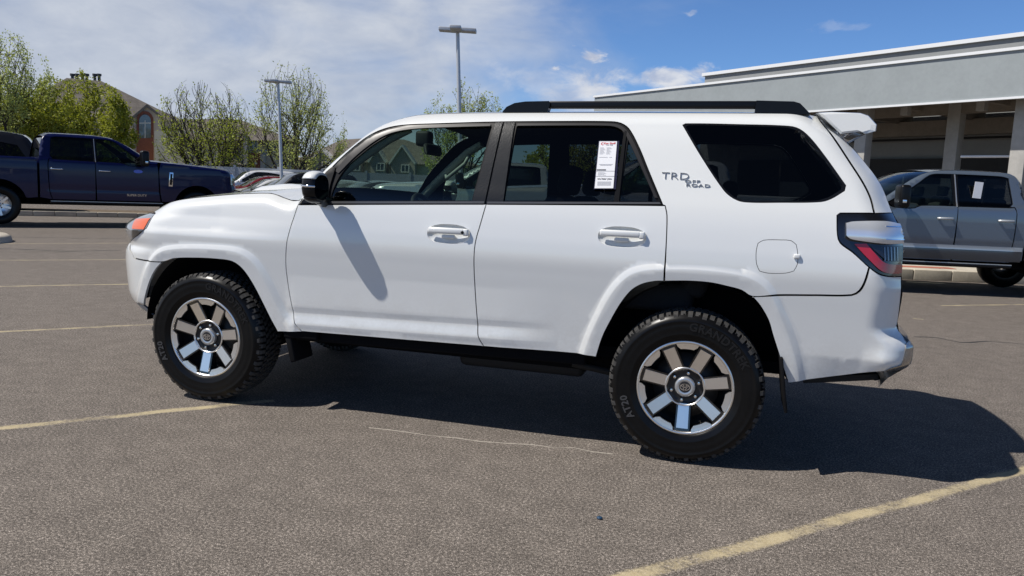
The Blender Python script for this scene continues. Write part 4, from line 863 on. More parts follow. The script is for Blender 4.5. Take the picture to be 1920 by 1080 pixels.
        for hx in (2.03, 2.98):
            Y = sd*float(sk.w(hx, 1.21)); MB().tube([(hx-.13, Y, 1.225), (hx-.11, Y+sd*.045, 1.228), (hx+.08, Y+sd*.045, 1.228), (hx+.10, Y, 1.225)], .020, 8).build('door_handle', silv if two_tone else CHROME, e)
        v_ = MB().box((.60, sd*1.002, 1.10), (.09, .02, .34), ry=rad(-4), bev=.006).build('fender_vent', CHROME, e)
        MB().box((.60, sd*1.012, 1.10), (.05, .012, .26), ry=rad(-4), bev=.004).build('vent_insert', BLACK, v_)
    if two_tone: P('lower_band', lower, [(.90, .575), (3.27, .575), (3.27, .74), (.90, .74)], off=.003, gap=0., res=.1, smooth=False); P('band_trim', mat('pale_band', (.42, .47, .52), .3, .3, 1), [(.90, .745), (3.27, .745), (3.27, .81), (.90, .81)], off=.005, gap=0., res=.1, smooth=False)
    MB().box((2.2, 0, .62), (6.0, 1.6, .08)).build('floor_pan', VOID, e); MB().box((2.3, .5, .50), (5.6, .1, .14)).build('frame_rail', VOID, e); MB().box((2.3, -.5, .50), (5.6, .1, .14)).build('frame_rail', VOID, e)
    MB().tube([(4.06, -.8, .42), (4.06, 0, .42), (4.06, .8, .42)], [.05, .14, .05], 12).build('rear_axle', VOID, e)
    MB().box((1.20, 0, 1.33), (.5, 1.6, .22), bev=.05).build('dashboard', MATS['dash_plastic'], e)
    stw = MB(); c = Vector((1.55, -.42, 1.36)); ptl = [c+.19*(math.cos(a)*Vector((0, 1, 0))+math.sin(a)*Vector((-.42, 0, .9))) for a in np.linspace(0, 2*math.pi, 25)]; stw.tube(ptl, .014, 6, False); stw.tube([ptl[0], ptl[12]], .014, 6); stw.build('steering_wheel', MATS['dash_plastic'], e)
    for sx, nm in ((2.05, 'front_seat'), (2.95, 'rear_seat')):
        for sy in (-.42, .42):
            st = MB().box((sx-.2, sy, 1.02), (.5, .52, .14), bev=.05).build(nm, SEATM, e)
            MB().box((sx+.08, sy, 1.30), (.13, .50, .56), ry=rad(12), bev=.05).build('seat_back', SEATM, st); MB().box((sx+.16, sy, 1.67), (.09, .26, .16), ry=rad(8), bev=.03).build('headrest', SEATM, st)
    return e, sk
navy = mat('navy_paint', (.002, .005, .048), .3, .0, .45, spec=.3); greyp = mat('blue_grey_paint', (.125, .158, .205), .25, .35, 1.); greyl = mat('dark_grey_paint', (.05, .056, .066), .35, .3, 1.)
silv = mat('pale_silver_paint', (.50, .52, .53), .3, .3, 1.)
PG = 'pickups parked on the lot'
def place(axle_px, z, D=None):  # world point of an axle end seen at a pixel, wheel centre height z
    return onz(axle_px[0], axle_px[1], z)
# navy truck: rear axle near the left edge, front pointing right and away; seen on its right side
S1 = 1.10; pr = onz(-3, 388, .46)
h1 = rad(53); dirv = np.array([math.cos(h1), math.sin(h1)]); nrm1 = np.array([math.sin(h1), -math.cos(h1)])   # towards the camera side
org = np.array([pr[0], pr[1]])+dirv*4.06*S1-nrm1*.99*S1
t1, k1 = make_pickup('pickup_truck', (org[0], org[1], .05), h1+math.pi, S1, 'dark navy crew-cab pickup parked beyond the SUV bonnet, chrome fender vent', PG, navy)
ov = MB(); n = 24; ov.add([(1.32+.10*math.cos(2*math.pi*j/n), 1.012, 1.25+.04*math.sin(2*math.pi*j/n)) for j in range(n)], [tuple(range(n))]); ov.build('door_emblem', mat('emblem_blue', (.01, .05, .5), .2, .3, 1.), t1)
fit_text('SUPER DUTY', 1.35, .70, .42, .05, lambda u, v, t: (u*-1+2.70, float(k1.w(u, v))+.004+t, v), .002).build('badge_letters', CHROME, t1)
# grey truck on the right: seen on its left side, front to the left
h2 = rad(13); S2 = .97
q = onz(1914, 508, .41)
d2 = np.array([math.cos(h2), math.sin(h2)]); n2 = np.array([math.sin(h2), -math.cos(h2)])
GX = atd(1795, 400, 12.0); GX = np.array([GX[0], GX[1]])        # B-pillar of the grey truck
o2 = GX-d2*2.19*S2-n2*1.0*S2
t2, k2 = make_pickup('pickup_truck', (o2[0], o2[1], 0), h2, S2, 'blue-grey two-tone pickup at the right edge behind the SUV tail, price sheet in rear window', PG, greyp, greyl, True)
MB().box((2.52, -.905, 1.70), (.13, .006, .26), ry=rad(4)).build('price_sheet', PAPER, t2)
fit_text('POWER BOOST', 1.25, .665, .36, .035, lambda u, v, t: (u, -float(k2.w(u, v))-.006-t, v), .002).build('badge_letters', mat('badge_chrome', (.62, .64, .66), .22, 1.), t2)
# two pale pickups seen through the SUV's glass
for (pb, D, lab) in (((1255, 370), 12.6, 'pale silver pickup seen through the rear side glass of the white SUV'), ((945, 360), 17.5, 'pale silver pickup seen through the front side window of the white SUV')):
    G_ = atd(pb[0], pb[1], D); o3 = np.array([G_[0], G_[1]])-d2*2.19-n2*1.0
    tt, _k = make_pickup('pickup_truck', (o3[0], o3[1], 0), h2, .98, lab, PG, silv)
# ================================================================ dealership building on the right
vpd = ray(-64, 318); vpd = np.array([vpd[0], vpd[1]]); vpd /= np.linalg.norm(vpd)      # along the canopy, towards its far end
A0 = atd(1920, 180, 17.8)[:2]; back = np.array([-vpd[1], vpd[0]]); back = back if back @ np.array([.3, 1]) > 0 else -back
def hit(px, py, off=0.):
    """point where a sight line meets the vertical plane 'off' metres behind the fascia -> (u along, z)"""
    d = ray(px, py); n_ = back; t = ((A0+back*off-CP[:2]) @ n_)/(d[:2] @ n_); p = CP+d*t; return float((p[:2]-A0) @ vpd), float(p[2])
FA = math.atan2(vpd[1], vpd[0])
dl = empty('dealership_building', (A0[0], A0[1], 0), FA, 'long low grey commercial building with a deep flat canopy on columns', 'building')
sgn = 1 if (np.array([-math.sin(FA), math.cos(FA)]) @ back) > 0 else -1        # local +y*sgn is away from the viewer
stucco = mat('grey_stucco', (.30, .33, .34), .85, var=(1.2, .06), bump=(35, .25, .006)); stucco2 = mat('upper_stucco', (.29, .30, .30), .85, var=(1.5, .05)); capm = mat('white_coping', (.78, .79, .80), .5)
soff = mat('soffit_boards', (.10, .085, .07), .85, var=(3, .25)); beamm = mat('canopy_beam', (.24, .21, .175), .8, var=(4, .1)); colm = mat('column_paint', (.40, .385, .355), .7, var=(6, .08)); darkw = mat('dark_wall', (.045, .045, .046), .85, var=(2, .1))
u1, zt1 = hit(1115, 183); _, zb1 = hit(1920, 180); zb, ztp = zb1, zt1
def B(u0, u1_, y0, y1, z0, z1, **k): return MB().box(((u0+u1_)/2, sgn*(y0+y1)/2, (z0+z1)/2), (abs(u1_-u0), abs(y1-y0), abs(z1-z0)), **k)
NEAR = -9.0
B(NEAR, u1, 0, .35, zb, ztp).build('fascia', stucco, dl); B(NEAR, u1+.04, -.05, .38, ztp, ztp+.07).build('coping', capm, dl); B(NEAR, u1+.03, -.03, .05, zb-.05, zb).build('drip_edge', capm, dl)
B(u1-.35, u1, .35, 6.3, zb, ztp).build('fascia', stucco, dl)
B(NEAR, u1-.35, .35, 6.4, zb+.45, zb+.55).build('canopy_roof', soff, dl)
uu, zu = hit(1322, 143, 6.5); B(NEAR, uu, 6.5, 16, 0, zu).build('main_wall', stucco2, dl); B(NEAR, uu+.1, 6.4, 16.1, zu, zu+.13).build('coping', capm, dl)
B(NEAR, u1-2, 6.3, 6.49, 0, 3.0).build('dark_front', darkw, dl)  # even dark wall sheet behind the canopy bays
# columns and beams under the canopy
cu = []
for (px, py, off) in ((1615, 300, .9), (1785, 300, 2.6), (1912, 300, .9)):
    u, _ = hit(px, py, off); cu.append(u)
    B(u-.17, u+.17, off-.17, off+.17, 0, zb+.45, bev=.01).build('column', colm, dl)
for off in (2.6, 5.6): B(NEAR, u1-.4, off-.14, off+.14, zb-.02-(.30 if off > 3 else 0), zb+.45-(.30 if off > 3 else 0)).build('long_beam', beamm, dl)
for i in range(12):
    u = NEAR+1.2+i*2.3
    if u < u1-.5: B(u-.08, u+.08, .36, 6.3, zb+.10, zb+.45).build('cross_beam', beamm, dl)
for i in range(7):
    u = NEAR+2+i*2.6; g0 = B(u, u+2.3, 6.2, 6.28, .5, 2.15).build('shop_window', mat('dark_glazing', (.02, .023, .025), .04, 0, 1.), dl)
    B(u-.06, u, 6.16, 6.3, .4, 2.5).build('mullion', mat('window_frame_metal', (.25, .25, .25), .4, .5), g0)
B(NEAR, u1-2, 5.9, 6.05, zb-.42, zb-.36).build('sign_rail', MATTE, dl)
for px_ in (1700, 1842):
    u, z = hit(px_, 195, 1.4); B(u-.10, u+.10, 1.3, 1.5, zb-.12, zb+.1).build('canopy_light', colm, dl)
# slim lamp arm in front of the dark wall, at the right edge
u, z = hit(1895, 293, 1.5); MB().tube([(u-.2, sgn*1.4, z-.01), (u+1.15, sgn*1.4, z)], .035, 8).build('wall_bracket', capm, dl)
# ================================================================ light poles
polem = mat('galvanised_pole', (.52, .53, .54), .38, .3); headm = mat('lamp_head', (.42, .43, .45), .4, .3)
def light_pole(px, ytop, D, lean, lab, wd, hd, hs=1.):
    b = atd(px, 335, D); top = atd(px+lean, ytop, D); H = float(top[2]); e = empty('light_pole', (b[0], b[1], 0), 0, lab, 'light pole', 'light poles in the lot')
    dx = float(top[0]-b[0]); MB().tube([(dx*(-.33), 0, 0), (dx, 0, H-.06)], [.075*wd, .055*wd], 12).build('pole', polem, e)
    MB().lathe([(0, .5), (.24, .5), (.24, 0)], 20, 'Z', c=(dx*-.33, 0, 0)).build('concrete_base', mat('concrete', (.42, .40, .37), .9, var=(5, .12)), e)
    a = rad(15+hd); h_ = MB()
    for s_, l_ in ((-1, 0), (1, 0)):
        cx_ = dx+math.cos(a)*.30*s_; cy_ = math.sin(a)*.30*s_
        MB().box((cx_*hs+dx*(1-hs), cy_*hs, H+.0), (.56*hs, .34*hs, .11*hs), rz=a, ry=rad(2), bev=.02).build('lamp_head', headm, e)
    MB().box((dx, 0, H-.03), (.16, .10, .10), rz=a, bev=.01).build('pole_bracket', polem, e)
    MB().box((dx+.10, -.42*hs, H-.04), (.34*hs, .55*hs, .10*hs), rz=a, bev=.02).build('lamp_head', headm, e)
light_pole(864, 63, 27, 4.5, 'tall light pole rising above the roof of the white SUV, twin lamp heads', 1.15, 0, 1.1)
light_pole(528, 156, 38, 5, 'slimmer light pole left of the windshield, in front of the bare-branched tree', 1.2, 10, 1.1)
# ================================================================ trees
leafm = {}
def leaf_mat(name, c):
    m = mat(name, c, .55, var=(.9, .28)); b = m.node_tree.nodes['Principled BSDF']
    t = NT(m.node_tree); tl_ = t.new('ShaderNodeBsdfTranslucent', ins={'Color': (c[0]*1.5, c[1]*1.6, c[2]*.9, 1)}); mx = t.new('ShaderNodeMixShader', ins={0: .35})
    t.l.new(b.outputs[0], mx.inputs[1]); t.l.new(tl_.outputs[0], mx.inputs[2]); t.l.new(mx.outputs[0], m.node_tree.nodes['Material Output'].inputs[0]); return m
barkm = mat('bark', (.055, .045, .038), .9, var=(9, .25))
def tree(px, ybase, ytop, halfw, D, seed, leaves, lm, lab, spread=1., lowfrac=.18, n0=6, leafsize=.085, top_bare=0., fmin=.0):
    rng = random.Random(seed); b = atd(px, 338, D); H = float(atd(px, ytop, D)[2]); Wd = halfw/FPX*D
    e = empty('tree', (b[0], b[1], 0), 0, lab, 'tree', 'spring trees round the lot')
    wood = MB(); tips = []
    def limb(p, d, L, r, lv):
        pts = [p]; rs = [r]; k = 4 if lv < 3 else 3; q = Vector(p); dd = Vector(d)
        for i in range(k):
            dd = (dd+Vector((rng.gauss(0, .13), rng.gauss(0, .13), rng.gauss(.05, .09)))).normalized(); q = q+dd*L/k; pts.append(q.copy()); rs.append(max(.011, r*(1-.45*(i+1)/k)))
            if lv >= 2: tips.append((q.copy(), lv))
        wood.tube(pts, rs, 6 if lv < 2 else 4 if lv < 3 else 3, cap=False)
        if lv < 4:
            for _ in range([n0, 4, 4, 3][lv] if lv else n0):
                i = rng.randint(1, k); az = rng.uniform(0, 2*math.pi); tl = rng.uniform(.35, .85)*spread
                o = dd.orthogonal().normalized(); o.rotate(Matrix.Rotation(az, 3, dd)); nd = (dd*math.cos(tl)+o*math.sin(tl)+Vector((0, 0, .12))).normalized()
                limb(pts[i], nd, L*rng.uniform(.58, .80), rs[i]*.66, lv+1)
            limb(pts[-1], dd, L*.72, rs[-1]*.9, lv+1)
    th = H*lowfrac; wood.tube([(0, 0, -.1), (.02, .0, th*.5), (0, .03, th)], [.16, .12, .105], 10, cap=False)
    for i in range(n0):
        a = 2*math.pi*i/n0+rng.uniform(-.4, .4); tl = rng.uniform(.25, .75)*spread
        limb((0, 0, th*rng.uniform(.7, 1.)), (math.cos(a)*math.sin(tl), math.sin(a)*math.sin(tl), math.cos(tl)), H*.30, .085, 1)
    # fit the crown to the photographed size
    A = np.array(wood.v); z1 = np.percentile(A[:, 2], 99.7); rr = np.percentile(np.hypot(A[:, 0], A[:, 1]), 95); sz = (H-th)/(z1-th); sr = Wd/rr
    def f(v):
        if v[2] <= th: q_ = 1+(sr-1)*max(0, v[2]/th)**2; return (v[0]*q_, v[1]*q_, v[2])
        h_ = (v[2]-th)/(z1-th); r_ = math.hypot(v[0], v[1])*sr; en = Wd*math.sqrt(max(.10, 1-((h_-.46)/.60)**2)); k_ = sr*1.25/(1+(1.25*r_/en)**4)**.25
        return (v[0]*k_, v[1]*k_, th+(v[2]-th)*sz)
    _f_ = lambda v: (v[0]*(sr if v[2] > th else 1+(sr-1)*max(0, v[2]/th)**2), v[1]*(sr if v[2] > th else 1+(sr-1)*max(0, v[2]/th)**2), th+(v[2]-th)*sz if v[2] > th else v[2])
    wood.v = [f(v) for v in wood.v]; wood.build('trunk', barkm, e)
    T_ = np.array([f(t[0]) for t in tips]); N_ = leaves
    idx = np.array([rng.randrange(len(T_)) for _ in range(N_)]); npr = np.random.RandomState(seed)
    C = T_[idx]+npr.normal(0, .10, (N_, 3)); cl = np.array([noise.noise(Vector(c)*.9) for c in C]); zz = (C[:, 2]-th)/(H-th)
    keep = (cl > -.28+fmin) & (npr.rand(N_) > top_bare*np.clip((zz-.45)/.5, 0, 1)); C = C[keep]; n = len(C)
    a = npr.normal(size=(n, 3)); a /= np.linalg.norm(a, axis=1)[:, None]; b_ = np.cross(a, npr.normal(size=(n, 3))); b_ /= np.linalg.norm(b_, axis=1)[:, None]
    s_ = leafsize*npr.uniform(.6, 1.4, (n, 1)); P_ = np.stack([C-a*s_, C+b_*s_*.55, C+a*s_, C-b_*s_*.55], 1).reshape(-1, 3)
    cr = MB(); cr.v = [tuple(p) for p in P_]; cr.f = [(4*i, 4*i+1, 4*i+2, 4*i+3) for i in range(n)]; cr.sm = [False]*n
    me = bpy.data.meshes.new('crown'); me.from_pydata(cr.v, [], cr.f); me.materials.append(lm); o = bpy.data.objects.new('crown', me); COL.objects.link(o); o.parent = e
    return e
LG = leaf_mat('young_leaf', (.34, .38, .055)); LO = leaf_mat('olive_leaf', (.29, .30, .040)); LP = leaf_mat('pale_leaf', (.38, .41, .14))
tree(0, 335, 70, 105, 40, 11, 15000, LP, 'tallest pale-leaved tree at the far left edge', spread=1.1, leafsize=.055)
tree(140, 335, 152, 118, 43, 12, 45000, LO, 'wide dense olive-green tree behind the navy pickup cab', spread=1.3, lowfrac=.12, leafsize=.07, fmin=-.5)
tree(20, 335, 175, 110, 44, 17, 30000, LG, 'lower bushy green tree beneath the tallest one at the left edge', spread=1.25, lowfrac=.12, leafsize=.065, fmin=-.4)
tree(388, 335, 158, 95, 45, 13, 10000, LG, 'sparse many-stemmed tree in front of the cream siding wall', spread=1.1, lowfrac=.10, leafsize=.055, top_bare=.85, n0=7)
tree(548, 335, 138, 100, 46, 14, 11000, LP, 'sparse round-crowned tree behind the slimmer light pole', spread=1.15, lowfrac=.12, leafsize=.055, top_bare=.25, n0=7)
tree(868, 345, 168, 86, 50, 15, 13000, LP, 'pale tree whose crown tops out above the SUV roof behind the tall pole', spread=1.15, leafsize=.06)
tree(1090, 350, 262, 120, 40, 16, 12000, LG, 'leafy tree seen darkly through the SUV rear door glass', spread=1.2, lowfrac=.15, leafsize=.08)
tree(-120, 335, 90, 120, 46, 18, 9000, LG, 'green tree just past the left edge beside the tallest tree', spread=1.2, leafsize=.08)
# ================================================================ apartments behind the lot
shing = mat('roof_shingle', (.15, .130, .112), .9, var=(2.5, .22)); beige = mat('beige_stucco', (.46, .40, .33), .85, var=(1.5, .06)); cream = mat('cream_siding', (.62, .57, .42), .75, bump=(3, .2, .02)); brick = mat('red_brick', (.19, .065, .04), .85, var=(14, .25)); trimw = mat('white_trim', (.62, .60, .56), .6); glz = mat('house_glazing', (.10, .12, .14), .06, 0, 1.); greyc = mat('grey_corner_boards', (.36, .34, .31), .8)
class Facade:
    """vertical plane through the sight line (px, depth) facing the lot, turned by ang; maps picture points to (u, z) on it"""
    def __init__(s, px, D, ang, name, lab):
        c = atd(px, 330, D); s.o = np.array([c[0], c[1]]); s.a = ang; s.d = np.array([math.cos(ang), math.sin(ang)]); s.n = np.array([math.sin(ang), -math.cos(ang)])
        s.e = empty(name, (c[0], c[1], 0), ang, lab, 'building')
    def at(s, px, py, off=0.):
        d = ray(px, py); o = s.o+s.n*off; t = ((o-CP[:2]) @ s.n)/(d[:2] @ s.n); p = CP+d*t; return float((p[:2]-o) @ s.d), float(p[2])
    def prism(s, pts, off0, off1, name, m, par=None, world=False):
        P = [s.at(*p, (off0)) if not world else p for p in pts]; b = MB(); b.prism(P, lambda u, v, t: (u, -t, v), off0, off1); return b.build(name, m, par or s.e)
    def roof(s, pts, name, m, off=.5, k=1.25):
        """pitched roof: every point is set back in step with its height above the lowest one"""
        ze = min(s.at(p[0], p[1], off)[1] for p in pts); Q = []
        for p in pts:
            o = off
            for _ in range(12): u, z = s.at(p[0], p[1], o); o = .5*o+.5*(off-(z-ze)*k)
            Q.append((u, z, o))
        zr = max(q[1] for q in Q); yr = (zr-ze)*k-off; n = len(Q); r_ = delaunay_2d_cdt([Vector(q[:2]) for q in Q], [(i, (i+1) % n) for i in range(n)], [list(range(n))], 1, 1e-6)
        F = [tuple(f) for f in r_[2]]; fr = [(v[0], (v[1]-ze)*k-off, v[1]) for v in r_[0]]; bk = [(a, 2*yr-b+.4, c) for a, b, c in fr]; b = MB().add(fr, F).add(bk, F)
        vs = [(q[0], (q[1]-ze)*k-off, q[1]) for q in Q]; b.add(vs+[(a, 2*yr-b_+.4, c) for a, b_, c in vs], [(i, (i+1) % n, n+(i+1) % n, n+i) for i in range(n)])
        return b.build(name, m, s.e)
    def window(s, x0, y0, x1, y1, off=.0, fr=.08, mull=True):
        (u0, z1), (u1_, z0) = s.at(x0, y0, off), s.at(x1, y1, off); g_ = MB().box(((u0+u1_)/2, -off-.03, (z0+z1)/2), (u1_-u0, .06, z1-z0)).build('window', glz, s.e); f = MB()
        f.prism([(u0-fr, z0-fr), (u1_+fr, z0-fr), (u1_+fr, z0), (u0-fr, z0)], lambda u, v, t: (u, -t, v), off+.0, off+.10)
        MB().box(((u0+u1_)/2, -off-.06, z0-fr/2), (u1_-u0+2*fr, .12, fr)).build('sill', trimw, g_); MB().box(((u0+u1_)/2, -off-.06, z1+fr/2), (u1_-u0+2*fr, .12, fr)).build('frame', trimw, g_)
        for u in (u0-fr/2, u1_+fr/2)+(((u0+u1_)/2,) if mull else ()): MB().box((u, -off-.06, (z0+z1)/2), (fr if u != (u0+u1_)/2 else fr*.6, .118, z1-z0-.004)).build('frame', trimw, g_)
        return g_
aF = rad(30)
# block A: big hipped roof with vents, bay with arched window, balcony
A = Facade(250, 62, rad(38), 'apartment_building', 'large apartment block with dark hipped roof, roof vents and arched brick window')
A.prism([(-150, 330), (-150, 245), (430, 235), (430, 330)], -9.0, -.02, 'wall', beige)
rf = A.roof([(-80, 262), (125, 146), (190, 152), (300, 206), (440, 268)], 'roof', shing, .55, .9)
for px_ in (136, 145, 155, 163, 178, 186):
    u, z = A.at(px_, 152, -6); MB().tube([(u, 6.0, z-.6), (u, 6.0, z+.42)], .12, 8).tube([(u, 6.0, z+.42), (u, 6.0, z+.60)], .19, 8).build('roof_vent', mat('vent_metal', (.05, .05, .055), .6), rf)
A.prism([(250, 225), (278, 203), (303, 222), (304, 330), (250, 330)], .0, 1.3, 'bay', beige); A.prism([(246, 226), (278, 199), (308, 223), (305, 225), (278, 205), (250, 228)], -.5, 1.5, 'bay_gable', shing)
def archp(cx_, y_sp, r, ybot, n=10): return [(cx_-r, ybot)]+[(cx_-r*math.cos(math.pi*i/n), y_sp-r*1.1*math.sin(math.pi*i/n)) for i in range(n+1)]+[(cx_+r, ybot)]
A.prism(archp(272, 226, 16, 330), 1.32, 1.42, 'brick_surround', brick); aw = A.prism(archp(272, 227, 11, 259), 1.43, 1.50, 'arched_window', glz)
A.prism([(271.3, 226), (272.7, 226), (272.7, 259), (271.3, 259)], 1.51, 1.56, 'mullion', trimw, aw); A.prism([(261, 230), (283, 230), (283, 231.5), (261, 231.5)], 1.51, 1.56, 'transom', trimw, aw)
A.prism([(304, 238), (340, 242), (340, 330), (304, 330)], .02, .06, 'balcony_shade', mat('recess_shade', (.10, .09, .08), .9))  # flat dark panel, the shade of the recess is put into its colour
bl = A.prism([(303, 290), (338, 292), (338, 296), (303, 294)], .1, 1.4, 'balcony', greyc)
for k in range(12): A.prism([(304+k*2.9, 272+k*.15), (305+k*2.9, 272+k*.15), (305+k*2.9, 291), (304+k*2.9, 291)], 1.30, 1.36, 'baluster', greyc, bl)
A.prism([(303, 271), (338, 273), (338, 274.5), (303, 272.5)], 1.28, 1.38, 'balcony_rail', greyc, bl)
# block B: cream siding end with small gables
Bd = Facade(440, 58, rad(24), 'apartment_building', 'cream-sided apartment wing with grey corner and brick panel, behind the sparse trees')
Bd.prism([(345, 330), (345, 258), (459, 258), (459, 330)], -8, 0, 'wall', cream); Bd.prism([(345, 252), (459, 252), (459, 268), (345, 268)], .02, .10, 'eave_band', greyc)
Bd.roof([(330, 262), (385, 226), (448, 224), (470, 232), (560, 264)], 'roof', shing, .7, 1.2)
Bd.prism([(459, 254), (466, 254), (466, 330), (459, 330)], .02, .5, 'corner_pier', greyc); Bd.prism([(466, 258), (560, 262), (560, 330), (466, 330)], -7, -.5, 'side_wall', beige)
Bd.prism([(468, 287), (491, 287), (491, 330), (468, 330)], -.48, .1, 'brick_panel', brick); Bd.prism([(491, 290), (499, 290), (499, 330), (491, 330)], -.48, .2, 'corner_pier', greyc)
Bd.prism([(478, 304), (482, 304), (482, 308), (478, 308)], .12, .15, 'meter_box', trimw)
Bd.prism([(424, 308), (438, 298), (455, 309), (455, 330), (424, 330)], .02, 1.0, 'porch_gable', cream); Bd.prism([(421, 309), (438, 296), (458, 310), (456, 312), (438, 300), (423, 311)], -.1, 1.3, 'porch_roof', beige)
Bd.window(398, 262-4, 416, 274, .02); Bd.window(470, 262, 482, 280, -.46); Bd.window(500, 268, 520, 284, -.46)
# block C: lower gabled houses right of the trees and beyond the SUV's windows
C_ = Facade(640, 66, rad(12), 'townhouse_row', 'row of gabled cream townhouses seen behind the A-pillar and through the front window')
C_.prism([(560, 345), (560, 300), (905, 312), (905, 360)], -8, 0, 'wall', cream)
C_.roof([(555, 300), (640, 262), (700, 258), (760, 262), (905, 312)], 'roof', shing, .5, 1.2)
for (x0, xm, x1, yt, yb) in ((592, 612, 632, 283, 300), (655, 668, 682, 286, 303), (700, 714, 728, 280, 303), (738, 760, 782, 276, 306)):
    C_.prism([(x0, yb), (xm, yt), (x1, yb), (x1, yb+45), (x0, yb+45)], .02, 1.0, 'gable_front', beige); C_.prism([(x0-3, yb+1), (xm, yt-3), (x1+3, yb+1), (x1+1, yb+4), (xm, yt+1), (x0-1, yb+4)], -.2, 1.25, 'gable_roof', trimw)
    C_.window(xm-6, yb+4, xm+6, yb+16, 1.0)
# ================================================================ fence, cars
fm = mat('grey_vinyl_fence', (.30, .32, .35), .6, var=(2, .05))
fe = empty('boundary_fence', (0, 0, 0), 0, 'long pale grey panel fence behind the row of parked cars', 'fence'); P0 = atd(300, 308, 43); P1 = atd(900, 333, 43); fd_ = (P1-P0)[:2]; FL = np.linalg.norm(fd_); fd_ /= FL; fa = math.atan2(fd_[1], fd_[0]); HF = 2.05
fe.location = (P0[0], P0[1], 0); fe.rotation_euler = (0, 0, fa); k = 0; u = -30.
while u < FL+24:
    MB().box((u+1.2, 0, HF/2), (2.34, .05, HF-.06)).build('fence_panel', fm, fe); MB().box((u, 0, HF/2+.04), (.13, .13, HF+.08)).build('fence_post', fm, fe); u += 2.44
def make_car(px, D, rz, col, lab, kind='sedan', coat=1.):
    g_ = atd(px, 338, D); Lc = {'sedan': 4.7, 'suv': 4.75}[kind]; h = {'sedan': 1.45, 'suv': 1.75}[kind]; tall = kind == 'suv'
    e = empty('parked_car', (g_[0], g_[1], 0), rz, lab, 'car', 'cars parked in the far row')
    if tall: Z = pchip([0, .15, .5, 1.15, 1.35, 1.95, 2.3, 3.6, 4.2, 4.55, 4.7, 4.75], [.70, .88, 1.0, 1.10, 1.18, 1.62, 1.70, 1.74, 1.68, 1.20, 1.0, .8])
    else: Z = pchip([0, .15, .6, 1.15, 1.3, 2.05, 2.5, 3.1, 3.5, 4.05, 4.5, 4.7], [.60, .72, .84, .92, .98, 1.38, 1.44, 1.42, 1.33, 1.04, .98, .8])
    wz = .98 if not tall else 1.12
    bs = pchip([.2, .4, .7, wz-.08, wz, h-.15, h], [.84, .90, .92, .91, .89, .68, .60])
    sk = Skin(bs, Z, pchip([.2, .6, 1.8], [0, .0, .02]), pchip([.2, .8, 1.8], [Lc, Lc, Lc-.02]), rt=(.06, .05), rf=(.5, .22), rr=(.4, .16)); m = mat('car_paint_'+col[0], col[1], .3, .2, coat)
    top = [(x, float(Z(x))+.02) for x in np.linspace(.05, Lc-.05, 34)]; A1, A2 = .92, Lc-1.0
    wp = [(1.42, wz+.01), (2.08, h-.16 if not tall else h-.22), (2.35, h-.11), (3.05, h-.12), (3.42 if not tall else 4.1, wz+.14+(.2 if tall else 0)), (3.75 if not tall else 4.3, wz+.02)]
    sk.panel('body_side', m, e, [(.02, .35), (.5, .28)]+arch(A1, .32, .37, 174, 6, 9)+[(A2-.40, .26)]+arch(A2, .32, .37, 174, 6, 9)+[(Lc-.05, .34)]+top[::-1], holes=[wp], res=.10, bothsides=True)
    sk.panel('side_window', GREAR, e, wp, res=.15, off=-.01, thick=0, bothsides=True)
    SL = lambda a, b, n: [(float(x), float(Z(x)), float(sk.w(x, Z(x)-.001))) for x in np.linspace(a, b, n)]
    x1 = 1.22 if not tall else 1.30; x2 = 2.15 if not tall else 2.05; x3 = 3.2 if not tall else 4.2; x4 = 4.05 if not tall else 4.58
    cross('bonnet', m, e, SL(.02, x1, 8), crown=.05, bulge=-.10, n=8); cross('windshield', mat('car_glass', (.02, .025, .03), .05, 0, 1.), e, SL(x1, x2, 6), crown=.02, bulge=-.12, n=8)
    cross('roof', m, e, SL(x2, x3, 6), crown=.04, n=8); cross('back_glass', MATS['car_glass'], e, SL(x3, x4, 5), crown=.02, bulge=.05, n=8); cross('boot_lid', m, e, SL(x4, Lc-.02, 4), crown=.02, bulge=.06, n=8)
    cross('front_face', BLACK, e, [(.0, .25, .66), (.0, .62, .68)], bulge=-.10, n=8); cross('rear_face', m, e, [(Lc, .3, .72), (Lc, .82, .72)], bulge=.06, n=8)
    for sd in (-1, 1):
        MB().box((.14, sd*.66, .66), (.20, .28, .10), rz=-sd*.4, bev=.02).build('headlight', LENSG, e); MB().box((Lc-.07, sd*.66, .80), (.12, .28, .12), bev=.02).build('tail_light', REDL, e); MB().box((1.55, sd*1.0, wz+.06), (.12, .18, .12), bev=.03).build('door_mirror', m, e)
        for xa in (A1, A2):
            w_ = MB().lathe([(.20, -sd*.05), (.21, sd*.09), (.32, sd*.10), (.33, 0), (.32, -sd*.10)], 28).build('wheel', RUBBER, e); w_.location = (xa, sd*.80, .33); MB().lathe([(0, sd*.06), (.10, sd*.075), (.20, sd*.085)], 24).build('rim', SILVER, w_)
    MB().box((Lc/2, 0, .62), (Lc-.6, 1.5, .5)).build('cabin_floor', VOID, e)
    return e
rcar = rad(43); G0 = atd(450, 335, 29.5)[:2]; rowd = np.array([-math.sin(rcar), math.cos(rcar)])
def row(k, col, lab, kind='sedan', sc=1.):
    g_ = G0+rowd*3.0*k; e = make_car(900, 30, rcar, col, lab, kind); e.location = (g_[0], g_[1], 0); e.scale = (sc,)*3; return e
row(0, ('black', (.008, .008, .010)), 'black SUV nearest the windshield of the white off-roader', 'suv')
row(1, ('slate', (.05, .07, .12)), 'slate blue sedan in the far row left of the black SUV')
row(2, ('ivory', (.72, .72, .70)), 'white low sedan in the far row in front of the slimmer light pole')
row(3, ('maroon', (.16, .012, .02)), 'maroon car half hidden in the far row right of the white tall SUV', 'sedan', 1.08)
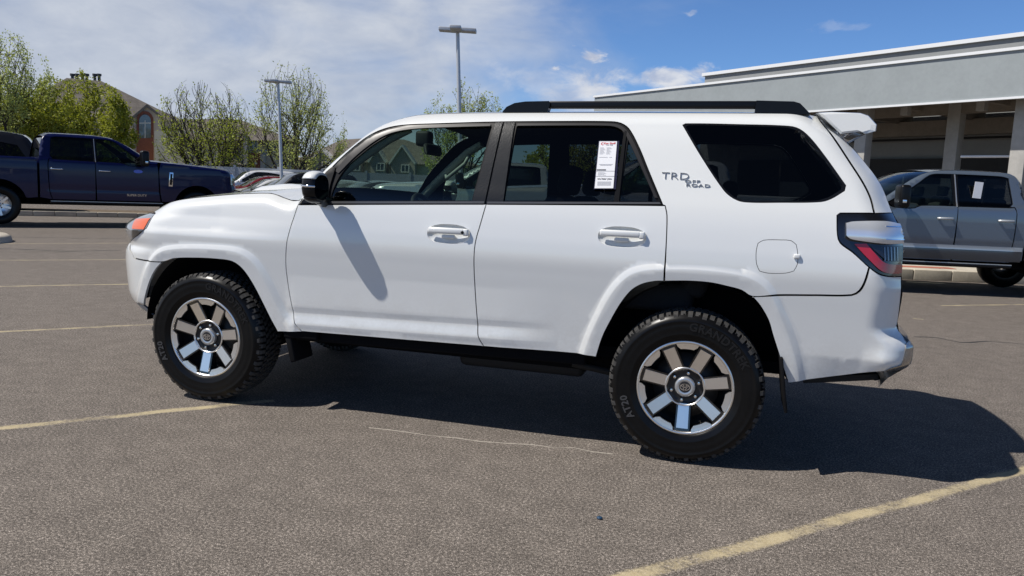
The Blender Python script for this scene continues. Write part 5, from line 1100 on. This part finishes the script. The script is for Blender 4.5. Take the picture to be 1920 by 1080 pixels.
row(4.2, ('white', (.75, .76, .77)), 'white tall SUV at the far end of the row beside the navy pickup nose', 'suv', 1.08)
row(-1.6, ('silver', (.45, .46, .47)), 'silver sedan low in the front window of the white off-roader')
row(-3.1, ('charcoal', (.06, .065, .07)), 'charcoal sedan low in the front window of the white off-roader')
g_ = atd(98, 330, 24.5)[:2]-np.array([math.cos(rad(45)), math.sin(rad(45))])*4.7*1.42; e = make_car(0, 19, rad(45), ('blackblue', (.006, .007, .012)), 'black van-like SUV behind the bed of the navy pickup', 'suv'); e.location = (g_[0], g_[1], 0); e.scale = (1.42,)*3; del e['group']
# ================================================================ kerbs and planting strips
# weather streaks and small fittings on the commercial building
B(NEAR+4.1, NEAR+4.22, .35, .47, zb+.1, zb+.45).build('downpipe_bracket', colm, dl)
conc = mat('kerb_concrete', (.50, .45, .37), .9, var=(3, .12)); redk = mat('red_kerb_paint', (.42, .15, .10), .7, var=(5, .2)); mulch = mat('brown_mulch', (.13, .095, .06), .95, var=(14, .5), bump=(20, .8, .03)); grass = mat('verge_grass', (.07, .10, .03), .95, var=(3, .35), bump=(30, .8, .03))
def kerb(px0, px1, w, h, m, lab, nseg=1, name='kerb', lbl=True, depth=.0):
    a, b = onz(*px0)[:2], onz(*px1)[:2]; d = (b-a); L = np.linalg.norm(d); d /= L; e = empty(name, (a[0], a[1], 0), math.atan2(d[1], d[0]), lab, 'kerb')
    s = L/nseg
    for i in range(nseg): MB().box((s*(i+.5), w/2, h/2), (s-.012, w, h), bev=.012).build('kerb_stone', m, e)
    return e, L
k1_, L1 = kerb((-160, 401), (400, 411), .16, .15, conc, 'pale concrete kerb running behind the navy pickup', 14)
MB().box((L1/2, 1.6, .06), (L1, 2.8, .10)).build('mulch_bed', mulch, k1_)
k2_, L2 = kerb((1640, 522), (2000, 537), .45, .20, conc, 'broad pale concrete kerb under the grey two-tone pickup', 5)
MB().box((L2/2, 1.70, .075), (L2, 2.5, .14)).build('pavement_slab', conc, k2_); MB().box((L2*.30, .80, .165), (L2*.45, .30, .06), bev=.01).build('red_painted_edge', redk, k2_)
c_ = onz(-104, 452); isl = MB().lathe([(0, .14), (.95, .14), (1.02, .10), (1.04, 0)], 28, 'Z', c=(c_[0], c_[1], 0)).build('kerb_island', conc); tag(isl, 'rounded end of a concrete kerb island at the left edge', 'kerb')
P = onz(300, 372); vg = MB().add([(-60, 44.5, .02), (60, 44.5, .02), (60, 120, .02), (-60, 120, .02)], [(0, 1, 2, 3)]).build('grass_verge', grass); tag(vg, kind='structure')
